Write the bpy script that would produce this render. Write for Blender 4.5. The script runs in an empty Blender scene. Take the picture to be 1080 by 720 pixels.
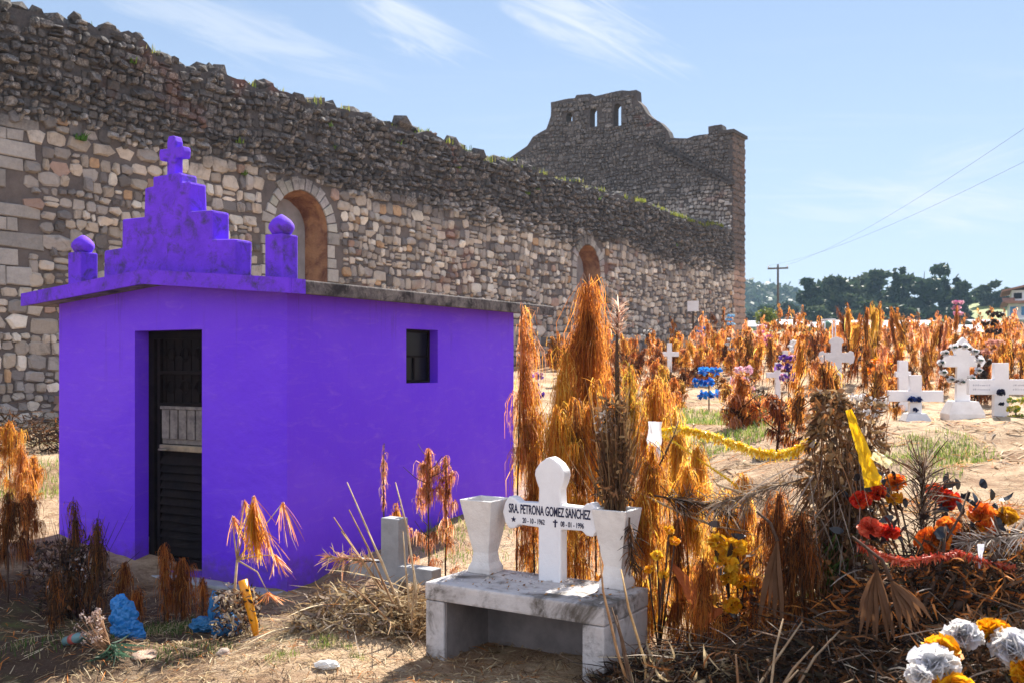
import bpy, bmesh, math, random
import numpy as np
from mathutils import Vector, Matrix, noise
R = math.radians
random.seed(11)
RNG = np.random.default_rng(11)
sc = bpy.context.scene
COLL = sc.collection

# ------------------------------------------------------------------ camera, sky, sun, exposure
F, HZ, CZ = 1050.0, 385.0, 1.8          # focal length and horizon row of the 1080 px photograph, eye height
cd = bpy.data.cameras.new('camera'); cam = bpy.data.objects.new('camera', cd); COLL.objects.link(cam)
cam.location = (0, 0, CZ); cam.rotation_euler = (R(90), 0, 0)
cd.sensor_width = 36; cd.lens = 36 * F / 1080; cd.shift_y = (HZ - 360) / 1080
cd.clip_start = 0.05; cd.clip_end = 12000
cd.dof.use_dof = True; cd.dof.focus_distance = 8.0; cd.dof.aperture_fstop = 4.0
sc.camera = cam
SAZ, SEL = math.atan2(0.42, 0.907), R(43)
SDIR = Vector((math.sin(SAZ) * math.cos(SEL), math.cos(SAZ) * math.cos(SEL), math.sin(SEL)))
sl = bpy.data.lights.new('sun', 'SUN'); sl.energy = 5.0; sl.angle = R(0.53); sl.color = (1.0, 0.94, 0.84)
so = bpy.data.objects.new('sun', sl); COLL.objects.link(so); so.location = (20, 40, 60)
so.rotation_euler = SDIR.to_track_quat('Z', 'Y').to_euler()
sc.view_settings.view_transform = 'Standard'; sc.view_settings.look = 'None'
sc.view_settings.gamma = 1.0; sc.view_settings.use_curve_mapping = False
sc.view_settings.exposure = 1.55
sc.render.engine = 'CYCLES'
sc.cycles.use_denoising = True
sc.cycles.max_bounces = 8; sc.cycles.diffuse_bounces = 4; sc.cycles.glossy_bounces = 2
sc.cycles.transmission_bounces = 3; sc.cycles.transparent_max_bounces = 6; sc.cycles.caustics_reflective = False
W = bpy.data.worlds.new('World'); sc.world = W; W.use_nodes = True

class NT:
    """small helper round a node tree"""
    def __init__(s, nt): s.nt = nt; nt.nodes.clear()
    def n(s, t, **kw):
        nd = s.nt.nodes.new(t)
        for k, v in kw.items():
            if k == 'ins':
                for kk, vv in v.items():
                    if isinstance(vv, bpy.types.NodeSocket): s.nt.links.new(vv, nd.inputs[kk])
                    else: nd.inputs[kk].default_value = vv
            else: setattr(nd, k, v)
        return nd
    def mix(s, fac, a, b, mode='MIX'):
        nd = s.nt.nodes.new('ShaderNodeMix'); nd.data_type = 'RGBA'; nd.blend_type = mode
        for sock, v in ((nd.inputs[0], fac), (nd.inputs[6], a), (nd.inputs[7], b)):
            if isinstance(v, bpy.types.NodeSocket): s.nt.links.new(v, sock)
            else: sock.default_value = v if not isinstance(v, tuple) else (v[0], v[1], v[2], 1)
        return nd.outputs[2]
    def math(s, op, a, b=0.0, clamp=False):
        nd = s.nt.nodes.new('ShaderNodeMath'); nd.operation = op; nd.use_clamp = clamp
        for i, v in enumerate((a, b)):
            if isinstance(v, bpy.types.NodeSocket): s.nt.links.new(v, nd.inputs[i])
            else: nd.inputs[i].default_value = v
        return nd.outputs[0]
    def ramp(s, fac, lo, hi):
        nd = s.n('ShaderNodeMapRange', ins={0: fac, 1: lo, 2: hi, 3: 0.0, 4: 1.0}); nd.interpolation_type = 'SMOOTHSTEP'
        return nd.outputs[0]
    def noise(s, vec, scale, detail=4, rough=0.6, dist=0.0):
        return s.n('ShaderNodeTexNoise', ins={'Vector': vec, 'Scale': scale, 'Detail': detail, 'Roughness': rough, 'Distortion': dist}).outputs['Fac']

g_ = NT(W.node_tree)
sky = g_.n('ShaderNodeTexSky', sky_type='NISHITA', sun_disc=False, sun_elevation=SEL, sun_rotation=SAZ,
           altitude=1500, air_density=1.0, dust_density=0.15, ozone_density=3.0)
tc = g_.n('ShaderNodeTexCoord').outputs['Generated']
sep = g_.n('ShaderNodeSeparateXYZ', ins={0: tc})
soft = g_.n('ShaderNodeGamma', ins={'Color': sky.outputs[0], 'Gamma': 0.6}).outputs[0]
veil = g_.math('POWER', g_.math('SUBTRACT', 1.0, g_.math('ABSOLUTE', sep.outputs[2]), True), 5.0)
soft = g_.mix(g_.math('MULTIPLY', veil, 0.9), soft, (2.45, 2.66, 2.92))
# thin cirrus: direction projected on a high plane
den = g_.math('MAXIMUM', sep.outputs[2], 0.04)
pu = g_.math('DIVIDE', sep.outputs[0], den); pv = g_.math('DIVIDE', sep.outputs[1], den)
pl = g_.n('ShaderNodeCombineXYZ', ins={0: pu, 1: pv, 2: 0.0}).outputs[0]
mp = g_.n('ShaderNodeMapping', ins={'Vector': pl, 'Rotation': (0, 0, R(-52)), 'Scale': (0.42, 1.5, 1), 'Location': (3.35, 1.2, 0)}).outputs[0]
c1 = g_.math('MULTIPLY', g_.ramp(g_.noise(mp, 1.1, 9, 0.62, 0.6), 0.52, 0.85), 0.35)
# named wisps at their bearings: tangent of azimuth, tangent of height, half sizes, tilt, strength
yp = g_.math('MAXIMUM', sep.outputs[1], 0.001); tu = g_.math('DIVIDE', sep.outputs[0], yp); tv = g_.math('DIVIDE', sep.outputs[2], yp)
tuv = g_.n('ShaderNodeCombineXYZ', ins={0: tu, 1: tv, 2: 0.0}).outputs[0]
front = g_.ramp(sep.outputs[1], 0.2, 0.4)
for cu_, cv_, ru, rv_, tilt, stg in ((0.062, 0.352, 0.085, 0.030, -26, 1.0), (-0.105, 0.345, 0.06, 0.022, -28, 0.9), (-0.30, 0.345, 0.16, 0.02, -20, 0.55), (0.42, 0.165, 0.10, 0.022, -4, 0.75), (0.46, 0.205, 0.06, 0.020, 12, 0.45), (0.33, 0.150, 0.06, 0.010, -3, 0.4)):
    m1 = g_.n('ShaderNodeMapping', ins={'Vector': tuv, 'Location': (-cu_, -cv_, 0)}).outputs[0]
    m2 = g_.n('ShaderNodeMapping', ins={'Vector': m1, 'Rotation': (0, 0, R(-tilt))}).outputs[0]
    fib = g_.noise(g_.n('ShaderNodeMapping', ins={'Vector': m2, 'Scale': (6, 42, 1), 'Location': (cu_ * 30, cv_ * 17, 0)}).outputs[0], 1.0, 8, 0.65, 1.2)
    m3 = g_.n('ShaderNodeMapping', ins={'Vector': m2, 'Scale': (1 / ru, 1 / rv_, 1)}).outputs[0]
    d_ = g_.n('ShaderNodeVectorMath', operation='LENGTH', ins={0: m3}).outputs['Value']
    body = g_.math('SUBTRACT', 1.15, g_.math('ADD', g_.math('MULTIPLY', d_, 0.62), g_.math('MULTIPLY', g_.math('SUBTRACT', fib, 0.5), -2.2)))
    c1 = g_.math('MAXIMUM', c1, g_.math('MULTIPLY', g_.math('MULTIPLY', g_.ramp(body, 0.25, 1.25), front), stg))
lowfade = g_.ramp(sep.outputs[2], 0.02, 0.12)
soft = g_.mix(g_.math('MULTIPLY', g_.math('MULTIPLY', c1, lowfade), 0.85), soft, (3.3, 3.36, 3.4))
# unseen bright cloud bank added behind the camera to fill the shade
bk = g_.math('MULTIPLY', g_.ramp(sep.outputs[1], 0.05, -0.45), g_.ramp(sep.outputs[2], 0.0, 0.10))
c2 = g_.ramp(g_.noise(tc, 2.6, 7, 0.6, 0.3), 0.36, 0.55)
soft = g_.mix(1.0, soft, (0.90, 0.95, 1.03), 'MULTIPLY')
skyc = g_.mix(g_.math('MULTIPLY', bk, c2), soft, (4.3, 4.5, 5.2))
bg = g_.n('ShaderNodeBackground', ins={'Color': skyc, 'Strength': 0.104})
g_.n('ShaderNodeOutputWorld', ins={0: bg.outputs[0]})

# ------------------------------------------------------------------ helpers
def P(px, py, Y):
    """measured point: photograph pixel at depth Y"""
    return Vector(((px - 540) / F * Y, Y, CZ - (py - HZ) / F * Y))
def shade(v, *c): return tuple(v * q for q in c)
def sm(a, b, x):
    t = min(1, max(0, (x - a) / (b - a))); return t * t * (3 - 2 * t)
def setp(o, label=None, cat=None, group=None, kind=None):
    if label: o['label'] = label
    if cat: o['category'] = cat
    if group: o['group'] = group
    if kind: o['kind'] = kind
    return o
def thing(name, label, cat, loc=(0, 0, 0), rz=0.0, group=None):
    o = bpy.data.objects.new(name, None); o.empty_display_size = 0.2; COLL.objects.link(o)
    o.location = loc; o.rotation_euler = (0, 0, rz)
    return setp(o, label, cat, group)

class MB:
    def __init__(s): s.v = []; s.f = []; s.m = []; s.c = []; s.sm = []
    def add(s, vs, fs, mi=0, col=(1, 1, 1), smooth=False):
        o = len(s.v); s.v += [tuple(p) for p in vs]; s.c += [col] * len(vs)
        for f in fs: s.f.append(tuple(i + o for i in f)); s.m.append(mi); s.sm.append(smooth)
        return s
    def box(s, x0, x1, y0, y1, z0, z1, mi=0, col=(1, 1, 1), M=None):
        vs = [Vector(p) for p in ((x0, y0, z0), (x1, y0, z0), (x1, y1, z0), (x0, y1, z0), (x0, y0, z1), (x1, y0, z1), (x1, y1, z1), (x0, y1, z1))]
        if M is not None: vs = [M @ p for p in vs]
        return s.add(vs, [(3, 2, 1, 0), (4, 5, 6, 7), (0, 1, 5, 4), (1, 2, 6, 5), (2, 3, 7, 6), (3, 0, 4, 7)], mi, col)
    def prism(s, pts, a, b, axis='y', mi=0, col=(1, 1, 1), M=None):
        """polygon pts (two coordinates each) swept from a to b along axis"""
        def mk(p, k):
            q = (p[0], k, p[1]) if axis == 'y' else ((k, p[0], p[1]) if axis == 'x' else (p[0], p[1], k))
            return M @ Vector(q) if M is not None else q
        n = len(pts); vs = [mk(p, a) for p in pts] + [mk(p, b) for p in pts]
        fs = [tuple(range(n - 1, -1, -1)), tuple(range(n, 2 * n))] + [(i, (i + 1) % n, n + (i + 1) % n, n + i) for i in range(n)]
        return s.add(vs, fs, mi, col)
    def tube(s, pts, rad, n=6, mi=0, col=(1, 1, 1), cap=True):
        pts = [Vector(p) for p in pts]; k = len(pts)
        if not hasattr(rad, '__len__'): rad = [rad] * k
        vs = []; up = Vector((0.13, 0.21, 1))
        for i, p in enumerate(pts):
            d = (pts[min(i + 1, k - 1)] - pts[max(i - 1, 0)]).normalized()
            a = d.cross(up if abs(d.z) < 0.95 else Vector((1, 0.1, 0))).normalized(); b = d.cross(a)
            for j in range(n):
                t = 2 * math.pi * j / n; vs.append(p + (a * math.cos(t) + b * math.sin(t)) * rad[i])
        fs = [(i * n + j, i * n + (j + 1) % n, (i + 1) * n + (j + 1) % n, (i + 1) * n + j) for i in range(k - 1) for j in range(n)]
        if cap: fs += [tuple(range(n - 1, -1, -1)), tuple(range((k - 1) * n, k * n))]
        return s.add(vs, fs, mi, col, True)
    def lathe(s, prof, n=16, c=(0, 0), mi=0, col=(1, 1, 1), sq=False, rot=0.0):
        vs = []
        for r, z in prof:
            for j in range(n):
                t = 2 * math.pi * j / n + rot
                vs.append((c[0] + r * math.cos(t), c[1] + r * math.sin(t), z))
        k = len(prof)
        fs = [(i * n + j, i * n + (j + 1) % n, (i + 1) * n + (j + 1) % n, (i + 1) * n + j) for i in range(k - 1) for j in range(n)]
        fs += [tuple(range(n - 1, -1, -1)), tuple(range((k - 1) * n, k * n))]
        return s.add(vs, fs, mi, col, not sq)
    def ribbon(s, pts, w, side, mi=0, col=(1, 1, 1), taper=None):
        k = len(pts); vs = []
        for i, p in enumerate(pts):
            ww = w * (taper[i] if taper else 1.0) / 2; p = Vector(p); sd = side[i] if isinstance(side, list) else side
            vs += [p - sd * ww, p + sd * ww]
        return s.add(vs, [(2 * i, 2 * i + 1, 2 * i + 3, 2 * i + 2) for i in range(k - 1)], mi, col)
    def build(s, name, mats, parent=None, bevel=0.0):
        me = bpy.data.meshes.new(name); me.from_pydata(s.v, [], s.f)
        for m in (mats if isinstance(mats, (list, tuple)) else [mats]): me.materials.append(m)
        me.polygons.foreach_set('material_index', s.m); me.polygons.foreach_set('use_smooth', s.sm)
        at = me.attributes.new('Col', 'FLOAT_COLOR', 'POINT')
        ca = np.ones((len(s.v), 4), np.float32); ca[:, :3] = np.array(s.c, np.float32).reshape(-1, 3)
        at.data.foreach_set('color', ca.ravel()); me.update()
        if bevel:
            bm = bmesh.new(); bm.from_mesh(me)
            es = [e for e in bm.edges if len(e.link_faces) == 2 and e.calc_face_angle(0) > 0.4]
            bmesh.ops.bevel(bm, geom=es, offset=bevel, segments=2, affect='EDGES', profile=0.6, clamp_overlap=True)
            bm.to_mesh(me); bm.free()
        o = bpy.data.objects.new(name, me); COLL.objects.link(o); o.parent = parent
        return o

def fill_mesh(outline, holes, e):
    """flat outline with holes, thickness 2e: returns verts (x, y, z) in the sheet's own x/y and faces"""
    cu = bpy.data.curves.new('outline', 'CURVE'); cu.dimensions = '2D'; cu.fill_mode = 'BOTH'; cu.extrude = e
    for poly in [outline] + holes:
        sp = cu.splines.new('POLY'); sp.points.add(len(poly) - 1); sp.use_cyclic_u = True
        for q, p in zip(sp.points, poly): q.co = (p[0], p[1], 0, 1)
    ob = bpy.data.objects.new('outline', cu); me = bpy.data.meshes.new_from_object(ob)
    vs = [tuple(v.co) for v in me.vertices]; fs = [tuple(p.vertices) for p in me.polygons]
    bpy.data.objects.remove(ob); bpy.data.curves.remove(cu); bpy.data.meshes.remove(me)
    return vs, fs
def text_mesh(body, size, sx=1.0, bold=0.0):
    cu = bpy.data.curves.new('text', 'FONT'); cu.body = body; cu.size = size; cu.align_x = 'CENTER'; cu.extrude = 0.0012; cu.offset = bold
    ob = bpy.data.objects.new('text', cu); me = bpy.data.meshes.new_from_object(ob)
    vs = [(v.co.x * sx, v.co.y, v.co.z) for v in me.vertices]; fs = [tuple(p.vertices) for p in me.polygons]
    bpy.data.objects.remove(ob); bpy.data.curves.remove(cu); bpy.data.meshes.remove(me)
    return vs, fs
def copy_tree(o, parent=None):
    c = o.copy(); COLL.objects.link(c); c.parent = parent
    for ch in list(o.children): copy_tree(ch, c)
    return c

# ------------------------------------------------------------------ materials
MATS = {}
def mat(name, c, c2=None, rough=0.85, scale=4.0, bump=0.3, bscale=40.0, attr=False, spec=0.25, trans=0.0, dirt=None, dirt_at=(0.55, 0.75), dscale=2.0, metal=0.0, objrand=0.0, dist=0.01):
    if name in MATS: return MATS[name]
    m = bpy.data.materials.new(name); m.use_nodes = True; t = NT(m.node_tree); MATS[name] = m
    co = t.n('ShaderNodeTexCoord').outputs['Object']
    base = t.n('ShaderNodeAttribute', attribute_name='Col').outputs['Color'] if attr else None
    if c2 is None: c2 = tuple(x * 0.72 for x in c)
    nz = t.ramp(t.noise(co, scale, 6, 0.65), 0.3, 0.7)
    colr = t.mix(nz, c, c2)
    if attr: colr = t.mix(1.0, base, colr, 'MULTIPLY')
    if dirt:
        d = t.ramp(t.noise(co, dscale, 7, 0.7, 0.5), *dirt_at); colr = t.mix(d, colr, dirt)
    if objrand:
        r = t.n('ShaderNodeObjectInfo').outputs['Random']
        hs = t.n('ShaderNodeHueSaturation', ins={'Hue': t.math('ADD', t.math('MULTIPLY', t.math('SUBTRACT', r, 0.5), 0.05 * objrand), 0.5),
                                                 'Value': t.math('ADD', t.math('MULTIPLY', t.math('FRACT', t.math('MULTIPLY', r, 7.3)), objrand), 1 - objrand * 0.5), 'Color': colr})
        colr = hs.outputs[0]
    ins = {'Base Color': colr, 'Roughness': rough, 'Specular IOR Level': spec, 'Metallic': metal}
    if bump:
        b = t.n('ShaderNodeBump', ins={'Height': t.noise(co, bscale, 5, 0.7), 'Strength': bump, 'Distance': dist}); ins['Normal'] = b.outputs[0]
    sh = t.n('ShaderNodeBsdfPrincipled', ins=ins).outputs[0]
    if trans:
        tr = t.n('ShaderNodeBsdfTranslucent', ins={'Color': colr}).outputs[0]
        mx = t.n('ShaderNodeMixShader', ins={0: trans, 1: sh, 2: tr}); sh = mx.outputs[0]
    t.n('ShaderNodeOutputMaterial', ins={0: sh})
    return m

def lichen_mat(name, attr, lo=5.7, hi=7.0):
    """rubble stone or its mortar, blackened by lichen towards the wall top and in patches"""
    m = bpy.data.materials.new(name); m.use_nodes = True; t = NT(m.node_tree)
    co = t.n('ShaderNodeTexCoord').outputs['Object']; z = t.n('ShaderNodeSeparateXYZ', ins={0: co}).outputs[2]
    if attr:
        base = t.n('ShaderNodeAttribute', attribute_name='Col').outputs['Color']
        f = t.noise(co, 9, 6, 0.7); colr = t.mix(1.0, base, t.mix(f, (0.6, 0.6, 0.6), (1.3, 1.27, 1.22)), 'MULTIPLY')
    else:
        colr = t.mix(t.noise(co, 3, 8, 0.7), (0.07, 0.06, 0.058), (0.22, 0.19, 0.178))
    big = t.noise(co, 0.55, 6, 0.7, 0.4)
    zz = t.math('ADD', z, t.math('MULTIPLY', t.math('SUBTRACT', big, 0.5), 4.2))
    top = t.ramp(zz, lo, hi)
    patch = t.ramp(t.noise(co, 1.3, 9, 0.78, 0.8), 0.55, 0.72)
    fine = t.ramp(t.noise(co, 14, 5, 0.7), 0.3, 0.62)
    mask = t.math('MAXIMUM', t.math('MULTIPLY', top, t.math('ADD', t.math('MULTIPLY', fine, 0.45), 0.52), True), t.math('MULTIPLY', patch, 0.75))
    speck = t.ramp(t.noise(co, 34, 4, 0.8), 0.56, 0.66)
    mask = t.math('MULTIPLY', mask, t.math('SUBTRACT', 1.0, t.math('MULTIPLY', speck, 0.7)))
    dark = t.mix(t.noise(co, 6, 5, 0.7), (0.020, 0.020, 0.023), (0.125, 0.12, 0.123))
    colr = t.mix(mask, colr, dark)
    red = t.math('MULTIPLY', t.ramp(t.noise(co, 0.35, 3, 0.6, 1.0), 0.62, 0.72), 0.35)
    colr = t.mix(red, colr, (0.25, 0.09, 0.06))
    b = t.n('ShaderNodeBump', ins={'Height': t.noise(co, 22, 8, 0.75), 'Strength': 0.9, 'Distance': 0.04})
    sh = t.n('ShaderNodeBsdfPrincipled', ins={'Base Color': colr, 'Roughness': 0.95, 'Specular IOR Level': 0.1, 'Normal': b.outputs[0]})
    t.n('ShaderNodeOutputMaterial', ins={0: sh.outputs[0]})
    return m

M_STONE = lichen_mat('rubble_stone', True); M_MORTAR = lichen_mat('rubble_mortar', False)
M_FSTONE = lichen_mat('gable_stone', True, 8.8, 11.4); M_FMORTAR = lichen_mat('gable_mortar', False, 8.0, 10.4)
M_OCHRE = mat('ochre_plaster', (0.34, 0.19, 0.105), (0.17, 0.08, 0.055), scale=2.2, bump=0.6, bscale=14, dirt=(0.12, 0.05, 0.035), dirt_at=(0.42, 0.66), dscale=2.2, dist=0.06)
M_GREYPL = mat('grey_plaster', (0.27, 0.26, 0.28), (0.17, 0.165, 0.17), scale=1.5, bump=0.4)
M_ARCHST = mat('arch_stone', (0.42, 0.35, 0.31), (0.27, 0.215, 0.185), attr=True, scale=5, bump=0.7, bscale=20, dirt=(0.2, 0.12, 0.1), dist=0.03)

def purple(name):
    m = bpy.data.materials.new(name); m.use_nodes = True; t = NT(m.node_tree)
    co = t.n('ShaderNodeTexCoord').outputs['Object']
    big = t.ramp(t.noise(co, 0.9, 6, 0.65, 0.6), 0.3, 0.75)
    colr = t.mix(big, (0.132, 0.028, 0.80), (0.170, 0.050, 0.83))
    mp = t.n('ShaderNodeMapping', ins={'Vector': co, 'Rotation': (0.3, 0.5, 0.2), 'Scale': (1.2, 1.2, 5.0)}).outputs[0]
    streak = t.math('MULTIPLY', t.ramp(t.noise(mp, 2.2, 7, 0.7, 1.2), 0.50, 0.78), 0.5)
    colr = t.mix(streak, colr, (0.27, 0.12, 0.80))
    grime = t.math('MULTIPLY', t.ramp(t.noise(co, 5.5, 8, 0.75), 0.62, 0.85), 0.55)
    colr = t.mix(grime, colr, (0.08, 0.03, 0.35))
    zc = t.n('ShaderNodeSeparateXYZ', ins={0: co}).outputs[2]
    mud = t.math('MULTIPLY', t.ramp(t.math('ADD', zc, t.math('MULTIPLY', t.noise(co, 4, 7, 0.75), 0.9)), 0.62, 0.28), 0.7)
    colr = t.mix(mud, colr, (0.10, 0.05, 0.20))
    drip = t.noise(t.n('ShaderNodeMapping', ins={'Vector': co, 'Scale': (9, 9, 0.7)}).outputs[0], 1.0, 6, 0.7, 0.3)
    dm = t.math('MULTIPLY', t.math('MULTIPLY', t.ramp(drip, 0.56, 0.72), t.ramp(t.math('ADD', zc, t.math('MULTIPLY', big, 0.5)), 1.7, 2.7)), 0.5)
    colr = t.mix(dm, colr, (0.07, 0.02, 0.33))
    chip = t.math('MULTIPLY', t.ramp(t.noise(co, 17, 6, 0.8), 0.74, 0.80), 0.5)
    colr = t.mix(chip, colr, (0.34, 0.28, 0.62))
    b1 = t.noise(co, 6, 3, 0.5); b2 = t.noise(co, 70, 4, 0.7)
    h = t.math('ADD', t.math('MULTIPLY', b1, 1.0), t.math('MULTIPLY', b2, 0.16))
    b = t.n('ShaderNodeBump', ins={'Height': h, 'Strength': 0.7, 'Distance': 0.02})
    sh = t.n('ShaderNodeBsdfPrincipled', ins={'Base Color': colr, 'Roughness': 0.62, 'Specular IOR Level': 0.3, 'Normal': b.outputs[0]})
    t.n('ShaderNodeOutputMaterial', ins={0: sh.outputs[0]})
    return m
M_PURPLE = purple('purple_paint')
M_PURPLE_W = mat('weathered_purple_paint', (0.16, 0.045, 0.76), (0.12, 0.035, 0.6), scale=5, bump=0.5, bscale=35, dirt=(0.055, 0.04, 0.11), dirt_at=(0.46, 0.72), dscale=7)
M_EDGE = mat('bare_roof_edge', (0.20, 0.18, 0.17), (0.07, 0.06, 0.065), scale=12, bump=0.7, bscale=50, dirt=(0.025, 0.022, 0.025), dirt_at=(0.45, 0.65), dscale=5)
M_CONC = mat('roof_concrete', (0.33, 0.31, 0.29), (0.2, 0.19, 0.18), scale=3)
M_WHITE = mat('white_limewash', (0.74, 0.73, 0.74), (0.62, 0.60, 0.60), scale=3, bump=0.5, bscale=55, dirt=(0.33, 0.30, 0.26), dirt_at=(0.6, 0.8), dscale=4)
M_CROSSW = mat('white_cross_paint', (0.80, 0.80, 0.82), (0.72, 0.71, 0.73), scale=4, bump=0.25, bscale=60, dirt=(0.5, 0.48, 0.46), dirt_at=(0.66, 0.85), dscale=6)
M_VASE = mat('vase_plaster', (0.76, 0.73, 0.70), (0.62, 0.58, 0.55), scale=6, bump=0.6, bscale=60, dirt=(0.36, 0.32, 0.29), dirt_at=(0.57, 0.8), dscale=7)
M_TOMB = mat('stained_white_concrete', (0.58, 0.55, 0.54), (0.42, 0.39, 0.38), scale=4, bump=0.6, bscale=45, dirt=(0.10, 0.085, 0.07), dirt_at=(0.44, 0.66), dscale=4)
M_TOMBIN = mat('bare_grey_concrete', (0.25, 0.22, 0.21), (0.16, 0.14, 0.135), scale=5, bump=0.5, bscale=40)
M_GREYC = mat('grey_cross_concrete', (0.34, 0.35, 0.37), (0.25, 0.26, 0.27), scale=6, bump=0.4)
M_INK = mat('navy_lettering', (0.012, 0.014, 0.06), bump=0, rough=0.5)
M_IRON = mat('dark_door_metal', (0.007, 0.006, 0.008), (0.016, 0.012, 0.012), rough=0.75, scale=9, bump=0.3, spec=0.06)
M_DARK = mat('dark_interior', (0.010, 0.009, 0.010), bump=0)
M_SLAT = mat('weathered_door_panel', (0.21, 0.19, 0.18), (0.10, 0.09, 0.09), scale=14, bump=0.5)
M_BRASS = mat('worn_latch_metal', (0.30, 0.26, 0.20), (0.14, 0.12, 0.1), rough=0.45, metal=0.6, bump=0.1)
M_GLASSD = mat('dark_window_glass', (0.006, 0.006, 0.008), bump=0, rough=0.3, spec=0.15)
M_NEEDLE = mat('dry_pine_needles', (1, 1, 1), (0.8, 0.72, 0.66), attr=True, rough=0.6, trans=0.74, bump=0, scale=3, spec=0.3)
M_NEEDLEB = mat('dry_pine_needles_field', (1, 1, 1), (0.8, 0.72, 0.66), attr=True, rough=0.7, trans=0.68, bump=0, scale=2, objrand=0.45, spec=0.2)
M_STEM = mat('dry_stem', (0.09, 0.05, 0.03), (0.05, 0.028, 0.02), scale=20, bump=0.4)
M_STALK = mat('pale_dry_stalk', (0.52, 0.40, 0.25), (0.32, 0.2, 0.11), scale=12, bump=0.3, attr=True)
M_LEAF = mat('withered_leaf', (1, 1, 1), (0.7, 0.66, 0.62), attr=True, rough=0.75, trans=0.3, bump=0.2, scale=8)
M_PETAL = mat('artificial_petal', (1, 1, 1), (0.86, 0.84, 0.82), attr=True, rough=0.6, trans=0.35, bump=0, scale=8)
M_PLAST = mat('plastic_film', (1, 1, 1), (0.9, 0.9, 0.9), attr=True, rough=0.3, trans=0.3, bump=0.2, bscale=25, spec=0.5)
M_GRASS = mat('grass_blades', (1, 1, 1), (0.75, 0.8, 0.7), attr=True, rough=0.6, trans=0.45, bump=0, scale=1)
M_BARK = mat('tree_bark', (0.10, 0.075, 0.06), (0.05, 0.04, 0.035), scale=3, bump=0.5)
M_CROWN = mat('tree_leaves', (1, 1, 1), (0.7, 0.75, 0.7), attr=True, rough=0.6, trans=0.25, bump=0, scale=0.3)
M_WOOD = mat('old_pole_wood', (0.12, 0.10, 0.09), (0.07, 0.06, 0.055), scale=6)
M_WIRE = mat('cable_grey', (0.12, 0.12, 0.13), bump=0)

def ground_mat():
    m = bpy.data.materials.new('graveyard_soil'); m.use_nodes = True; t = NT(m.node_tree)
    co = t.n('ShaderNodeTexCoord').outputs['Object']
    n1 = t.noise(co, 0.8, 8, 0.68, 0.3); n2 = t.noise(co, 4.5, 8, 0.72, 0.4); n3 = t.noise(co, 28, 6, 0.75)
    soil = t.mix(n2, (0.20, 0.115, 0.07), (0.44, 0.29, 0.18))
    straw = t.mix(n3, (0.40, 0.27, 0.17), (0.70, 0.55, 0.38))
    colr = t.mix(t.ramp(t.math('ADD', t.math('MULTIPLY', n1, 0.6), t.math('MULTIPLY', n2, 0.4)), 0.40, 0.58), soil, straw)
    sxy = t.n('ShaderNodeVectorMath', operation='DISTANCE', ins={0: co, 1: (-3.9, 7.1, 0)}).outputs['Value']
    house_shade = t.math('MULTIPLY', t.ramp(t.math('ADD', sxy, t.math('MULTIPLY', n2, 1.6)), 3.7, 2.2), 0.92)  # shade in front of the house painted into the soil colour
    colr = t.mix(house_shade, colr, t.mix(n3, (0.028, 0.017, 0.013), (0.105, 0.062, 0.042)))
    gr = t.math('MULTIPLY', t.ramp(t.noise(co, 0.45, 6, 0.7, 0.6), 0.55, 0.68), t.ramp(n2, 0.35, 0.6))
    colr = t.mix(t.math('MULTIPLY', gr, 0.7), colr, (0.16, 0.21, 0.05))
    y = t.n('ShaderNodeSeparateXYZ', ins={0: co}).outputs[1]
    colr = t.mix(t.ramp(y, 58, 90), colr, t.mix(n1, (0.10, 0.14, 0.05), (0.22, 0.22, 0.10)))
    spk = t.ramp(t.noise(co, 60, 3, 0.6), 0.62, 0.72)
    colr = t.mix(t.math('MULTIPLY', spk, 0.35), colr, (0.55, 0.42, 0.26))
    hgt = t.math('ADD', t.math('MULTIPLY', n2, 1.2), n3)
    b = t.n('ShaderNodeBump', ins={'Height': hgt, 'Strength': 0.9, 'Distance': 0.05})
    sh = t.n('ShaderNodeBsdfPrincipled', ins={'Base Color': colr, 'Roughness': 0.95, 'Specular IOR Level': 0.1, 'Normal': b.outputs[0]})
    t.n('ShaderNodeOutputMaterial', ins={0: sh.outputs[0]})
    return m

# ------------------------------------------------------------------ ground
def bumpf(x, y, cx, cy, rx, ry, rot=0.0):
    c, s = math.cos(rot), math.sin(rot); dx, dy = x - cx, y - cy
    a = (dx * c + dy * s) / rx; b = (-dx * s + dy * c) / ry; d = a * a + b * b
    return math.exp(-d * 1.2)
GM = [  # grave mounds: x, y, half sizes, turn, height
    (5.6, 13.6, 2.6, 1.1, -0.15, 0.26), (3.4, 10.6, 1.4, 0.7, 0.2, 0.16), (-1.15, 6.7, 1.0, 0.55, 1.0, 0.14), (-0.35, 5.3, 0.8, 0.5, 0.2, 0.13),
    (-0.75, 7.6, 0.45, 0.4, 0.6, 0.12), (2.2, 14.8, 1.0, 0.6, 0.3, 0.14), (6.5, 10.0, 1.6, 1.0, 0.1, 0.15), (-6.6, 13.5, 1.2, 0.8, 0.4, 0.16),
    (-2.9, 6.6, 0.9, 0.35, -0.5, 0.08), (8.5, 17.0, 1.2, 0.8, 0, 0.15), (3.0, 19.0, 1.2, 0.8, 0, 0.15)]
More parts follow.
